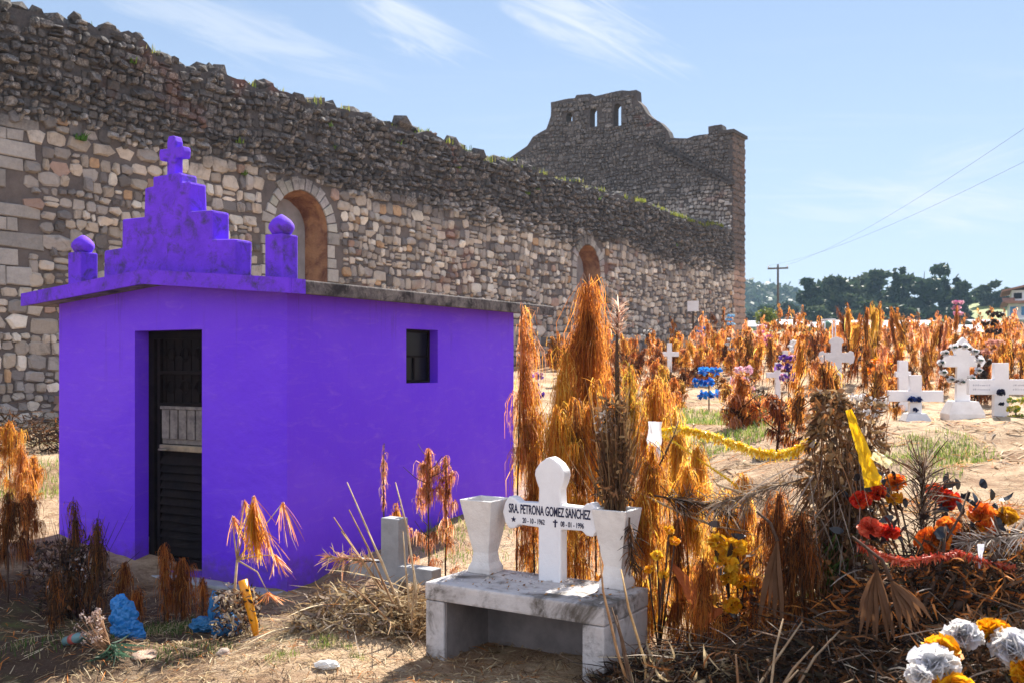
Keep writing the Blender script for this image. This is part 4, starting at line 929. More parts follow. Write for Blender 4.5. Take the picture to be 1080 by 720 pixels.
# ------------------------------------------------------------------ dried bouquets, heaps and stalks
def rv(g, q=1.0): return Vector((g.gauss(0, q), g.gauss(0, q), g.gauss(0, q)))
def strands(b, n, root, tip, w, g, cols, droop=0.0, seg=4, curl=0.03):
    """n thin ribbons from root(g) to tip(g, root)"""
    for i in range(n):
        p = root(g); q = tip(g, p); d = q - p; sd = d.cross(rv(g)).normalized(); L = d.length; pts = []
        c1 = rv(g, curl * L); ph = g.uniform(0.5, 1.2)
        for k in range(seg + 1):
            t = k / seg; pts.append(p + d * t + Vector((0, 0, -droop * L * t * t)) + c1 * math.sin(math.pi * t * ph))
        c = g.choice(cols); v = g.uniform(0.7, 1.2)
        b.ribbon(pts, w * g.uniform(0.6, 1.3), sd, 0, tuple(min(.95, x * v) for x in c), [1] * seg + [0.3])
def curl_leaf(b, p, d, L, w, g, col, bend=0.5):
    """one withered leaf: a bent, folded strip"""
    d = d.normalized(); sd = d.cross(rv(g)).normalized(); up = sd.cross(d); pts = []; n = 4; a = 0; q = Vector(p)
    for k in range(n + 1):
        pts.append(q.copy()); dd = d * math.cos(a) + up * math.sin(a); q = q + dd * L / n; a += bend * g.uniform(.4, 1.4) / 2
    v = g.uniform(0.7, 1.25); b.ribbon(pts, w, sd, 0, tuple(min(.95, x * v) for x in col), [0.35, 0.9, 1.0, 0.7, 0.1])
DEAD = [(0.30, 0.19, 0.09), (0.20, 0.12, 0.06), (0.42, 0.28, 0.14), (0.12, 0.075, 0.045), (0.36, 0.17, 0.06)]
ASH = [(0.40, 0.33, 0.27), (0.28, 0.21, 0.17), (0.50, 0.42, 0.34), (0.18, 0.13, 0.10)]
STRAW = [(0.62, 0.48, 0.28), (0.50, 0.36, 0.2), (0.72, 0.60, 0.40), (0.36, 0.23, 0.12)]
g = random.Random(77)
# tall brown bouquet in the right vase
p = P(648, 545, 6.42)
bq = thing('dried_bouquet', 'tall dark brown dried bouquet bristling out of the right flared vase', 'bouquet', p)
b = MB()
strands(b, 420, lambda g: Vector((g.gauss(0, .03), g.gauss(0, .03), g.uniform(-.06, .05))), lambda g, q: Vector((g.gauss(0, .085), g.gauss(0, .085), g.choice([g.uniform(.35, .95), g.uniform(.35, .7)]))), 0.008, g, BROWN + DEAD[:2], 0.05)
b.build('stalks', M_LEAF, bq); b = MB()
for i in range(520):
    z = g.uniform(0.12, 0.78); a = g.uniform(0, 6.28); r = g.uniform(.01, .10) * (1.1 - z * .6)
    curl_leaf(b, (r * math.cos(a), r * math.sin(a), z), Vector((math.cos(a), math.sin(a), g.uniform(-1.2, .5))), g.uniform(.04, .10), g.uniform(.010, .022), g, g.choice(BROWN + DEAD), 1.0)
for i in range(60):
    a = g.uniform(0, 6.28); q = Vector((-.06 + g.gauss(0, .03), g.gauss(-.05, .03), .62 + g.gauss(0, .035))); curl_leaf(b, q, rv(g), .035, .016, g, (0.62, 0.55, 0.5), 1.0)
b.build('withered_leaves', M_LEAF, bq)
# big heap of withered foliage, two tops
hp = at(885, 6.4); hp.z = gz(hp.x, hp.y)
heap = thing('withered_foliage_heap', 'chest high two topped heap of withered brown foliage right of the yellow garland', 'dead foliage', hp)
tops = [((-0.04, 0.0), 1.27 - 0.0), ((0.17, 0.05), 1.22)]
zt = CZ - (412 - HZ) / F * 6.4 - hp.z
b = MB()
for i in range(2300):
    k = 0 if g.random() < 0.66 else 1; (tx, ty), _ = tops[k]; z = g.uniform(0.03, 1) ** 0.9; H = zt * (1.0 if k == 0 else 0.97)
    rad = (0.07 + 0.30 * (1 - z) ** 1.1) * (1.0 if k == 0 else 0.8); a = g.uniform(0, 6.28); r = rad * math.sqrt(g.uniform(.25, 1))
    q = Vector((tx * (0.3 + z) + r * math.cos(a) * 1.15, ty + r * math.sin(a), z * H))
    if noise.noise(q * 6) < -0.32: continue
    curl_leaf(b, q, Vector((math.cos(a), math.sin(a), g.uniform(-1.6, 0.5))), g.uniform(.05, .13), g.uniform(.012, .032), g, g.choice(DEAD + BROWN[:2] + ASH[:1]), g.uniform(.4, 1.8))
b.build('withered_leaves', M_LEAF, heap)
b = MB()
strands(b, 260, lambda g: Vector((g.gauss(0, .10), g.gauss(0, .10), g.uniform(0, .15))), lambda g, q: Vector((g.gauss(0.03, .12), g.gauss(0, .10), g.uniform(.5, 1.0) * zt)), 0.009, g, BROWN + DEAD[:2], 0.0)
strands(b, 200, lambda g: Vector((g.gauss(-.02, .12), g.gauss(-.05, .1), g.uniform(.4, .9) * zt * .85)), lambda g, q: q + Vector((g.gauss(-.12, .22), g.gauss(-.12, .12), -g.uniform(.1, .45))), 0.008, g, BROWN + ASH[:2], 0.25)
b.build('stalks', M_LEAF, heap)
b = MB()
for i in range(70): curl_leaf(b, Vector((g.gauss(-.08, .07), g.gauss(-.12, .05), g.uniform(.1, .5))), Vector((g.gauss(0, .5), g.gauss(-.3, .3), 1)), g.uniform(.12, .3), .016, g, g.choice([(0.07, 0.14, 0.03), (0.12, 0.2, 0.04), (0.05, 0.09, 0.03)]), .6)
b.build('green_leaves', M_GRASS, heap)
# lower brown skirt of the heap sprawling right
def sprawl(name, label, cat, px, py, Y, rx, ry, rz_, n, cols, g, leafL=(.08, .22), w=(.006, .022), nst=120, kind=None, stcols=None):
    c = at(px, Y); o = thing(name, label, cat, c); 
    if kind: o['kind'] = kind
    b = MB()
    for i in range(n):
        a = g.uniform(0, 6.28); r = math.sqrt(g.random()); x, y = rx * r * math.cos(a), ry * r * math.sin(a); hh = rz_ * (1 - r * r) ** .7 * (0.75 + 0.6 * noise.noise(Vector((c.x + x * 3, c.y + y * 3, 4))))
        z = gz(c.x + x, c.y + y) - c.z + hh * g.uniform(.15, 1)
        curl_leaf(b, (x, y, z), Vector((math.cos(a) + g.gauss(0, .7), math.sin(a) + g.gauss(0, .7), g.uniform(-.7, .7))), g.uniform(*leafL), g.uniform(*w), g, g.choice(cols), g.uniform(.3, 1.6))
    b.build('withered_leaves', M_LEAF, o); b = MB()
    def rt(g):
        a = g.uniform(0, 6.28); r = math.sqrt(g.random()); x, y = rx * r * math.cos(a), ry * r * math.sin(a)
        return Vector((x, y, gz(c.x + x, c.y + y) - c.z + rz_ * (1 - r * r) ** .7 * g.uniform(.1, 1)))
    strands(b, nst, rt, lambda g, q: q + Vector((g.gauss(0, .22), g.gauss(0, .18), g.gauss(0.02, .07))), 0.007, g, stcols or cols, 0.1)
    b.build('twigs', M_LEAF, o); return o
DARKL = [(0.095, 0.052, 0.03), (0.055, 0.031, 0.021), (0.13, 0.07, 0.036), (0.03, 0.019, 0.016), (0.22, 0.09, 0.03), (0.05, 0.04, 0.025)]
sprawl('dead_leaf_heap', 'low dark heap of dead leaves and stems below the red and orange flowers', 'dead foliage', 960, 630, 5.75, 0.75, 0.42, 0.52, 3000, DARKL + RUST[:2], g, nst=260, stcols=DARKL + ASH[:1] + RUST[:1])
sprawl('dead_leaf_heap', 'dark tangled heap under the white and yellow flower wreath', 'dead foliage', 1045, 690, 4.85, 0.6, 0.42, 0.36, 2000, DARKL, g, nst=260, stcols=DARKL + ASH[:2])
sprawl('dead_leaf_heap', 'dark brushy heap between the withered foliage heap and the lower picture edge', 'dead foliage', 860, 680, 5.4, 0.5, 0.42, 0.36, 2000, DARKL, g, nst=280, stcols=DARKL + ASH)
sprawl('dead_leaf_heap', 'tangled brown heap against the right end of the table tomb', 'dead foliage', 735, 690, 5.7, 0.55, 0.4, 0.36, 1900, DARKL + STRAW[:1], g, nst=320, stcols=DARKL + ASH + STRAW[:1])
sprawl('dead_leaf_heap', 'heap of brown stems at the right picture edge beside the dead branches', 'dead foliage', 1085, 590, 6.1, 0.5, 0.35, 0.42, 1300, DARKL + DEAD, g, nst=240, stcols=DARKL + ASH)
sprawl('dead_leaf_heap', 'matted brown leaves at the foot of the amber boughs', 'dead foliage', 800, 640, 6.2, 0.45, 0.35, 0.40, 1500, DARKL + RUST + ORANGE[:2], g, nst=200)
sprawl('brush_heap', 'dark brush heap at the foot of the ruined wall, left of the purple house', 'dead foliage', 28, 500, 15.6, 1.0, .5, .75, 900, DARKL, g, (.1, .3), (.01, .03), 260)
sprawl('straw_heap', 'sunlit heap of pale straw and broken stems before the grey cross', 'straw', 372, 655, 6.95, 0.42, 0.36, 0.25, 1300, STRAW + ASH[:2] + DEAD[:1], g, (.06, .16), (.008, .022), 360, None, STRAW + ASH)
sprawl('straw_heap', 'second pale heap of stems at the left foot of the table tomb', 'straw', 428, 640, 7.0, 0.30, 0.34, 0.24, 800, STRAW + DEAD[:2], g, (.06, .16), (.008, .022), 240, None, STRAW + DEAD)
sprawl('dead_leaf_heap', 'matted dark stems among the red and orange flowers', 'dead foliage', 985, 578, 6.05, 0.6, 0.35, 0.34, 1700, DARKL + ASH[:1], g, (.08, .2), (.006, .018), 300, None, DARKL + ASH[:2])
sprawl('needle_heap', 'bright orange heap of fallen needles at the right picture edge', 'pine needles', 1088, 575, 6.3, .35, .3, .34, 700, ORANGE, g, (.1, .22), (.005, .014), 200)
sprawl('needle_heap', 'orange heap of fallen needles on the ground behind the yellow garland', 'pine needles', 812, 500, 8.3, .5, .35, .22, 700, ORANGE + PINK[:2], g, (.1, .22), (.005, .014), 200)
sprawl('needle_heap', 'orange needles spread on the bare mound behind the flowers', 'pine needles', 1040, 515, 8.6, .7, .35, .07, 600, ORANGE + PINK + STRAW, g, (.1, .22), (.005, .014), 160)
# stalk bundles
def stalks(label, base, tips, name='stalk_bundle', cat='dry stalks', cols=None, rad=0.008, m=None, group=None):
    o = thing(name, label, cat, base, 0, group)
    for i, tpt in enumerate(tips):
        d = Vector(tpt) - Vector(base); b = MB(); k = g.uniform(-.05, .05) * d.length; sd = d.cross(Vector((0, 0, 1))).normalized()
        s0 = Vector((g.gauss(0, .03), g.gauss(0, .03), -.04))
        b.tube([s0, s0 + d * .35 + sd * k, d * .7 + sd * k * .8, d], [rad * 1.2, rad, rad * .85, rad * .5], 6, 0, g.choice(cols or [(1, 1, 1), (.8, .7, .6), (.6, .45, .35)])); b.build('stalk', m or M_STALK, o)
    return o
sb = gp(440, 672); 
stalks('fan of long pale dry stalks leaning left from the foot of the table tomb', (sb.x, sb.y, sb.z), [P(366, 508, 7.15), P(368, 537, 7.0), P(388, 560, 6.95), P(360, 560, 7.2), P(425, 560, 6.85), P(417, 508, 7.2), P(352, 545, 7.3), P(362, 612, 6.6), P(436, 600, 6.6)])
sb2 = at(790, 5.0)
stalks('pale straight stalks fanned on the dark brush in the bottom foreground', (sb2.x, sb2.y, sb2.z + .06), [P(826, 652, 5.2), P(886, 664, 5.2), P(858, 681, 5.1), P(846, 655, 5.35), P(776, 690, 4.9), P(900, 716, 4.9), P(842, 706, 4.9)], cols=[(.75, .72, .72), (.6, .58, .6), (.5, .42, .4)])
sb3 = at(668, 5.4)
stalks('bent tan stalks rising before the right leg of the table tomb', (sb3.x, sb3.y, sb3.z), [P(650, 648, 5.5), P(645, 640, 5.6), P(700, 690, 5.4), P(632, 575, 5.9), P(655, 600, 5.8)], cols=[(1, .85, .6), (.8, .6, .45), (.3, .25, .25)])
for lab, q0, q1, r in (('thick grey brown dead branch standing diagonally beneath the orange flowers', P(965, 655, 5.5), P(997, 555, 5.7), 0.017), ('darker dead branch slanting up to the right picture edge', P(1010, 640, 5.5), P(1082, 548, 5.9), 0.024), ('pale twig lying across the amber boughs below the yellow garland', P(690, 525, 6.5), P(790, 560, 6.4), 0.008), ('ash grey twig spray tip crossing in front of the withered heap', P(770, 515, 6.3), P(872, 548, 6.2), 0.007), ('bare dark twig rising before the grass patch', P(690, 500, 6.7), P(716, 443, 6.7), 0.006)):
    o = thing('dead_branch', lab, 'branch', q0); d = q1 - q0; b = MB(); k = rv(g, .02)
    b.tube([-d * .15, d * .3 + k, d * .65 + k * 1.3, d], [r, r * .95, r * .8, r * .5], 7); b.build('branch_wood', M_STEM if 'dark' in lab or 'brown' in lab else M_STALK, o)
    b = MB()
    for i in range(9 if r < .01 else 3):
        t = g.uniform(.2, .95); q = d * t + k; e = q + (d.normalized() + rv(g, .7)) * g.uniform(.06, .16); b.tube([q, (q + e) / 2 + rv(g, .01), e], [r * .5, r * .4, r * .2], 5, 0, (.8, .72, .66))
    b.tube([d * .1 + k * .2, d * .95], r * .3, 5)
    b.build('side_twigs', M_STEM if r >= .01 else M_STALK, o)
# ash grey brushy sprays hanging over the amber boughs
def spray(label, base, d, L, n, cols, w=0.006, spread=.5, name='dry_spray', cat='dry spray', rad=.007):
    o = thing(name, label, cat, base); d = Vector(d).normalized(); b = MB()
    b.tube([(0, 0, 0), d * L * .5 + rv(g, .01), d * L], [rad, rad * .8, rad * .4], 6); b.build('stem', M_STEM, o); b = MB()
    strands(b, n, lambda g: d * L * g.uniform(.1, 1), lambda g, q: q + (d * .5 + rv(g, spread)).normalized() * L * g.uniform(.15, .4), w, g, cols, .2)
    b.build('needles', M_LEAF, o); return o
spray('brushy grey spray hanging between the garland and the withered heap', P(845, 505, 6.3), (-.75, -.1, -.2), .55, 260, ASH + DEAD[:1])
spray('matted brown twig mass over the yellow flowers below the garland', P(690, 522, 6.45), (1, 0, -.18), .5, 300, DARKL + ASH[:1])
spray('spiky upright grey brown spray behind the red and orange flowers', at(970, 6.2) + Vector((0, 0, .05)), (0.02, 0, 1), .82, 420, ASH[:2] + DARKL[:3], spread=.35)
spray('brown fringe hanging over the right flared vase', P(664, 545, 6.2), (.05, -.1, -1), .3, 150, DARKL + BROWN[:1], spread=.3)
spray('pale dry spray reaching in from the right picture edge', P(1095, 562, 5.8), (-1, -.1, -.1), .45, 200, [(.7, .64, .58), (.5, .42, .36)] + ASH[:1], spread=.35)
spray('fuzzy pale pink spray lying on the straw left of the grey cross', P(400, 592, 7.1), (-1, -.1, .12), .36, 200, PINK[:3] + STRAW[:2], spread=.5)
# dry palm leaf fans
for lab, px, py, Y, ang, L, n in (('dry brown fan palm leaf drooping on the dark heap', 925, 600, 5.35, -98, .30, 10), ('smaller folded fan palm leaf right of the drooping one', 940, 612, 5.3, -60, .22, 9), ('folded brown leaf blades hanging under the withered foliage heap', 820, 570, 5.9, -100, .42, 8)):
    p = P(px, py, Y); o = thing('palm_leaf', lab, 'palm leaf', p); b = MB()
    for i in range(n):
        t = (i / (n - 1) - .5); a = R(ang) + t * (.85 if 'fan' in lab else .4) + g.gauss(0, .05); d = Vector((math.cos(a), -0.25 + .1 * (i % 2), math.sin(a))); l = L * g.uniform(.75, 1.1)
        pts = [Vector((0, 0, 0)), d * l * .4, d * l * .75 + Vector((0, -.02, -.01)), d * l + Vector((0, -.03, -.05))]
        sd = Vector((-math.sin(a), .5 * (-1) ** i, math.cos(a))).normalized(); v = g.uniform(.7, 1.1); b.ribbon(pts, .034, sd, 0, (.20 * v, .10 * v, .05 * v), (.35, 1, .9, .15))
    b.build('leaf_blades', M_LEAF, o); b = MB(); b.tube([(0, 0, 0), (-.03, .05, .1), (-.1, .1, .16)], [.012, .010, .008], 6); b.build('leaf_stalk', M_STEM, o)
# ------------------------------------------------------------------ garlands, cloth, flowers near the tomb
def garland(label, pts, rad, n, pal, name='tinsel_garland', cat='garland', m=None):
    o = thing(name, label, cat, pts[0]); P_ = [Vector(p) - Vector(pts[0]) for p in pts]; b = MB(); b.tube(P_, rad * .35, 6, 0, pal[0]); b.build('core', m or M_PLAST, o); b = MB()
    for i in range(n):
        t = g.uniform(0, len(P_) - 1.001); k = int(t); q = P_[k].lerp(P_[k + 1], t - k); d = rv(g).normalized(); s2 = rv(g).normalized()
        l = rad * g.uniform(.6, 1.4); b.ribbon([q, q + d * l * .6, q + d * l + Vector((0, 0, -l * .3))], rad * .45, s2, 0, g.choice(pal), (1, .9, .4))
    b.build('fringe', m or M_PLAST, o); return o
YT = [(0.92, 0.62, 0.01), (0.95, 0.75, 0.08), (0.85, 0.5, 0.01), (0.95, 0.82, 0.25)]
garland('yellow tinsel garland strung from the amber boughs to the withered foliage heap', [P(692, 456, 7.2), P(715, 451, 7.1), P(745, 457, 7.0), P(770, 466, 6.9), P(795, 475, 6.8), P(820, 479, 6.7), P(838, 475, 6.6), P(856, 464, 6.5)], .038, 1700, YT)
garland('thin yellow ribbon slanting down below the thicker yellow garland', [P(690, 454, 7.2), P(712, 466, 7.0), P(740, 486, 6.85), P(765, 503, 6.7), P(780, 514, 6.6)], .017, 380, YT)
garland('faded red garland draped along the front of the dark heap', [P(905, 572, 5.75), P(925, 583, 5.6), P(955, 592, 5.55), P(985, 587, 5.55), P(1010, 582, 5.6), P(1040, 593, 5.6), P(1070, 598, 5.7)], .03, 700, [(.62, .08, .03), (.5, .05, .03), (.7, .18, .08)])
def sheet(name, label, cat, pts, w, col, seed, nseg=14, nu=6, crump=.03, m=None):
    """crumpled strip of film or cloth following pts"""
    gg = random.Random(seed); o = thing(name, label, cat, pts[0]); Pq = [Vector(p) - Vector(pts[0]) for p in pts]; vs = []
    for i in range(nseg + 1):
        t = i / nseg * (len(Pq) - 1.0001); k = int(t); q = Pq[k].lerp(Pq[k + 1], t - k); d = (Pq[k + 1] - Pq[k]).normalized(); sd = d.cross(Vector((0.1, 1, 0.1))).normalized(); nn = d.cross(sd)
        for j in range(nu + 1):
            u = j / nu - .5; ww = w[0] + (w[1] - w[0]) * i / nseg; ed = 1 + .35 * noise.noise(Vector((i * .5, (j > nu / 2) * 9, seed)))
            vs.append(q + sd * u * ww * ed + nn * (crump * 2 * noise.noise(Vector((i * .35, j * .9, seed))) + .5 * ww * abs(math.sin(u * 7)) * .5))
    b = MB(); b.add(vs, [(i * (nu + 1) + j, i * (nu + 1) + j + 1, (i + 1) * (nu + 1) + j + 1, (i + 1) * (nu + 1) + j) for i in range(nseg) for j in range(nu)], 0, col, True)
    b.build('sheet', m or M_PLAST, o); return o
sheet('plastic_strip', 'torn white plastic strip hanging at the left end of the yellow garland', 'plastic strip', [P(691, 444, 7.05), P(690, 475, 7.05), P(687, 500, 7.0), P(685, 522, 7.0)], (.10, .07), (.86, .86, .9), 4)
sheet('yellow_cloth', 'yellow cloth strip hanging down the right side of the withered foliage heap', 'cloth', [P(895, 432, 6.2), P(902, 452, 6.15), P(910, 474, 6.1), P(917, 496, 6.05), P(921, 512, 6.04)], (.04, .11), (.92, .56, .01), 8, nseg=24, nu=8, crump=.018, m=M_PETAL)
sheet('pale_ribbon', 'cream scrap of ribbon beside the yellow cloth on the heap', 'ribbon', [P(920, 478, 6.0), P(930, 484, 6.0), P(938, 490, 6.0)], (.06, .05), (.9, .8, .5), 12)
def bouquet(name, label, cat, loc, fl, stem_to=None, group=None, leaves=None):
    o = thing(name, label, cat, loc, 0, group)
    for q, r, pal, n in fl:
        q = Vector(q) - Vector(loc); b = MB(); flower_mesh(b, q, r, n, pal, g); b.build('flower', M_PETAL, o)
    if stem_to is not None:
        b = MB()
        for q, r, pal, n in fl: b.tube([Vector(stem_to) - Vector(loc), (Vector(q) + Vector(stem_to)) / 2 - Vector(loc) + rv(g, .02), Vector(q) - Vector(loc)], .006, 5)
        b.build('stems', M_STEM, o)
    if leaves:
        b = MB()
        for i in range(leaves[0]): q, r, _, _ = g.choice(fl); curl_leaf(b, Vector(q) - Vector(loc) + rv(g, r * .9), rv(g), r * 1.2, r * .6, g, leaves[1], .5)
        b.build('leaves', M_PLAST, o)
    return o
bouquet('artificial_flowers', 'cluster of large yellow artificial flowers in the amber curtain right of the tomb', 'flowers', P(765, 600, 6.45), [(P(757, 572, 6.12), 0.072, YEL, 90), (P(775, 577, 6.12), 0.078, YEL, 110), (P(765, 594, 6.07), 0.084, YEL, 110), (P(768, 608, 6.07), 0.066, YEL, 90), (P(786, 613, 6.12), 0.066, MAR, 90), (P(752, 632, 6.02), 0.042, YEL, 60), (P(772, 638, 6.02), 0.060, MAR, 80), (P(760, 598, 6.02), 0.026, WHT, 40)], at(775, 6.5), leaves=(30, (.05, .03, .02)))
bouquet('artificial_flowers', 'few small yellow flowers hanging beside the right flared vase', 'flowers', P(690, 590, 6.3), [(P(693, 585, 6.02), 0.042, YEL, 70), (P(712, 570, 6.02), 0.038, MAR, 60), (P(700, 606, 6.02), 0.036, YEL, 60), (P(706, 558, 6.07), 0.036, YEL, 50), (P(684, 600, 5.97), 0.034, MAR, 50)], at(695, 6.4))
sheet('rust_leaf_sheath', 'rust red dry leaf sheath slanting across the amber boughs', 'leaf', [P(706, 590, 6.2), P(722, 612, 6.15), P(740, 640, 6.1), P(752, 655, 6.05)], (.02, .17), (.55, .16, .05), 19, crump=.02, m=M_LEAF)
BK = (.012, .012, .016)
bouquet('flower_spray', 'spray of red and orange paper flowers with shiny black leaves on the right heap', 'flowers', P(960, 570, 5.9),
        [(P(908, 527, 6.1), 0.068, RED, 130), (P(925, 518, 6.15), 0.061, RED, 110), (P(918, 556, 5.8), 0.074, [(.8, .12, .06), (.85, .2, .1)], 150), (P(938, 560, 5.75), 0.061, RED, 130), (P(944, 508, 6.3), 0.068, [(.9, .2, .02), (.9, .3, .03)], 130), (P(943, 525, 6.2), 0.054, MAR, 100), (P(988, 518, 6.3), 0.068, RED, 140), (P(1000, 526, 6.25), 0.074, RED, 150), (P(985, 570, 5.75), 0.101, ORF, 190), (P(999, 555, 5.8), 0.074, ORF, 150), (P(1036, 541, 5.95), 0.081, ORF, 150), (P(1040, 556, 5.9), 0.068, ORF, 130), (P(1062, 544, 6.0), 0.068, [(.7, .36, .02), (.6, .3, .02)], 120), (P(1032, 560, 5.9), 0.054, MAR, 80)], at(975, 6.1), leaves=(90, BK))
sheet('white_tag', 'small white plastic tag hanging from the orange flowers', 'tag', [P(1034, 573, 5.6), P(1034, 585, 5.6), P(1033, 599, 5.6)], (.035, .012), (.8, .8, .92), 31, crump=.008)
# ------------------------------------------------------------------ left foreground, in the house's shade
lp = at(268, 7.0)
sap = thing('withered_plant', 'thin leafless orange plant with a few hanging sprays before the right purple corner', 'plant', lp)
b = MB(); tips = [P(258, 528, 7.0), P(267, 523, 6.95), P(298, 530, 7.05), P(246, 545, 7.0), P(280, 560, 6.95), P(290, 585, 7.0), P(283, 625, 6.95)]
root = lp; mid = P(250, 590, 7.0); b.tube([(0, 0, -.05), P(246, 640, 7.0) - lp, mid - lp], [.012, .011, .009], 6)
for tq in tips: b.tube([mid - lp, (mid + tq) / 2 - lp + rv(g, .02), tq - lp], [.007, .005, .003], 5)
b.build('stem', M_STALK, sap); b = MB()
for tq, L in zip(tips, (.22, .42, .3, .2, .25, .15, .08)):
    strands(b, 26, lambda g: tq - lp + rv(g, .006), lambda g, q: q + Vector((g.gauss(0.04, .06), g.gauss(0, .05), -L * g.uniform(.4, 1.1))), .005, g, PINK[:3] + ORANGE[:2], .0)
q0 = P(266, 538, 6.95)
strands(b, 190, lambda g: q0 - lp + Vector((g.gauss(0, .012), g.gauss(0, .012), g.uniform(-.08, .06))), lambda g, q: q + Vector((g.gauss(.03, .045), g.gauss(0, .03), -g.uniform(.15, .36))), .006, g, GOLD + ORANGE[:1])
b.build('needles', M_NEEDLE, sap)
bp = gp(250, 672)
o = thing('dead_bouquet', 'dead bouquet with a yellow wrapped stem and blue foil beneath the thin orange plant', 'bouquet', bp); b = MB()
for i in range(420):
    a = g.uniform(0, 6.28); r = .16 * math.sqrt(g.random()); z = g.uniform(.02, .34); curl_leaf(b, (r * math.cos(a), r * math.sin(a), z), rv(g) + Vector((0, 0, .3)), g.uniform(.03, .09), g.uniform(.008, .02), g, g.choice(DARKL + ASH[:3] + STRAW[:1]), 1)
b.build('withered_leaves', M_LEAF, o); b = MB()
for q in ((.06, -.02, .36), (.09, -.02, .2), (.12, -.03, .06)): pass
b.tube([(.04, 0, .40), (.08, -.03, .28), (.13, -.05, .12), (.15, -.05, 0)], [.035, .032, .028, .018], 8, 0, (.85, .40, .02)); b.build('yellow_wrapping', M_PLAST, o)
def crumple(name, label, cat, loc, parts, seed, col, m=None):
    o = thing(name, label, cat, loc); 
    b = MB()
    for ci, (cx_, cy_, cz_, rx, ry, rzz) in enumerate(parts):
        bm = bmesh.new(); bmesh.ops.create_icosphere(bm, subdivisions=4, radius=1)
        vs = []
        for v in bm.verts:
            d = v.co.normalized(); k = 1 + .34 * noise.noise(d * 2.3 + Vector((seed, ci, 0))) + .22 * abs(noise.noise(d * 5.1 + Vector((seed, 3, ci)))) + .10 * noise.noise(d * 13)
            vs.append((cx_ + d.x * rx * k, cy_ + d.y * ry * k, cz_ + d.z * rzz * k))
        b.add(vs, [tuple(q.index for q in f.verts) for f in bm.faces], 0, shade(g.uniform(.88, 1.12), *col)); bm.free()
    b.build('crumpled_body', m or M_PLAST, o); return o
q = gp(130, 672); crumple('blue_plastic_bundle', 'crumpled bright blue plastic bundle on the shaded ground before the door', 'plastic bundle', q, [(0, 0, .15, .085, .06, .10), (.03, -.01, .06, .10, .07, .07), (-.02, 0, .23, .06, .05, .06), (.10, -.03, .02, .06, .035, .05)], 3, (.03, .24, .62))
q = gp(222, 668); crumple('blue_foil_wrap', 'dull blue foil wrap leaning beside the dead bouquet', 'foil', q, [(-.05, 0, .06, .09, .06, .05), (.02, .02, .17, .035, .03, .11), (.13, -.04, .05, .10, .06, .09)], 9, (.025, .17, .38))
bt = gp(78, 682); o = thing('plastic_bottle', 'clear blue green plastic bottle with a red label lying left of the blue bundle', 'bottle', bt, R(-35)); Mq = Matrix.Rotation(R(72), 4, 'Y')
b = MB(); pr = [(.012, -.11), (.030, -.10), (.032, -.03), (.029, .0), (.032, .03), (.032, .06), (.012, .10), (.012, .12)]; b.lathe(pr, 14, col=(.20, .36, .38)); b.v = [tuple(Mq @ Vector(p) + Vector((0, 0, .05))) for p in b.v]; bb = b.build('bottle_body', M_PLAST, o)
b = MB(); b.lathe([(.0335, -.028), (.0335, .02)], 14, col=(.55, .12, .10)); b.v = [tuple(Mq @ Vector(p) + Vector((0, 0, .05))) for p in b.v]; b.build('label', M_PLAST, bb)
dk = gp(72, 652); o = thing('dried_bunch', 'dark bunch of shrivelled flowers at the left corner of the purple house', 'dried flowers', dk); b = MB()
for i in range(900):
    a = g.uniform(0, 6.28); z = g.uniform(.05, .62); r = .24 * math.sqrt(g.random()) * (1.15 - abs(z - .35)); curl_leaf(b, (r * math.cos(a) * 1.2, r * math.sin(a), z), rv(g), g.uniform(.03, .09), g.uniform(.010, .022), g, g.choice(DARKL + [(.05, .035, .03), (.09, .05, .05)]), 1.3)
for i in range(40): curl_leaf(b, (g.gauss(0, .16), g.gauss(-.1, .08), g.uniform(.2, .55)), rv(g), .025, .014, g, (.55, .5, .5), .8)
b.build('shrivelled_flowers', M_LEAF, o); b = MB(); strands(b, 80, lambda g: Vector((g.gauss(0, .05), g.gauss(0, .05), 0)), lambda g, q: Vector((g.gauss(0, .2), g.gauss(0, .12), g.uniform(.4, .85))), .007, g, DARKL, 0); b.build('stalks', M_LEAF, o)
wd = gp(118, 690); o = thing('dried_bunch', 'small sprawling bunch of pale dried flower heads left of the blue bundle', 'dried flowers', wd); b = MB(); hd = MB()
for i in range(46):
    a = g.uniform(1.9, 3.6); t = Vector((math.cos(a) * g.uniform(.08, .22), g.gauss(-.02, .05), g.uniform(.08, .27))); b.tube([(0, 0, .02), t * .5 + rv(g, .012), t], .0028, 4, 0, (.7, .55, .5))
    for j in range(7): curl_leaf(hd, t + rv(g, .008), rv(g), .018, .010, g, g.choice([(.6, .45, .4), (.45, .33, .3), (.7, .58, .5)]), .8)
b.build('stalks', M_STALK, o); hd.build('flower_heads', M_LEAF, o)['kind'] = 'stuff'; b = MB()
for i in range(40): curl_leaf(b, rv(g, .02) + Vector((0, 0, .03)), Vector((g.uniform(-.3, 1), g.gauss(-.3, .4), -.05)), g.uniform(.1, .22), .012, g, (.06, .12, .08), .4)
b.build('green_stems', M_GRASS, o)
def rock(label, px, py, r, col, seed, name='loose_stone', cat='stone', flat=.5, m=None):
    q = gp(px, py); o = thing(name, label, cat, q, seed); bm = bmesh.new(); bmesh.ops.create_icosphere(bm, subdivisions=3, radius=r); b = MB()
    b.add([tuple(Vector((v.co.x * 1.2, v.co.y, v.co.z * flat)) * (1 + .35 * noise.noise(v.co / r * 1.3 + Vector((seed * 7, 0, 0)))) + Vector((0, 0, r * flat * .3))) for v in bm.verts], [tuple(w.index for w in f.verts) for f in bm.faces], 0, col); bm.free(); b.build('stone_body', m or M_ARCHST, o)
rock('flat tan stone on the shaded ground below the blue bundle', 152, 693, .085, (1, .85, .72), 2, flat=.25)
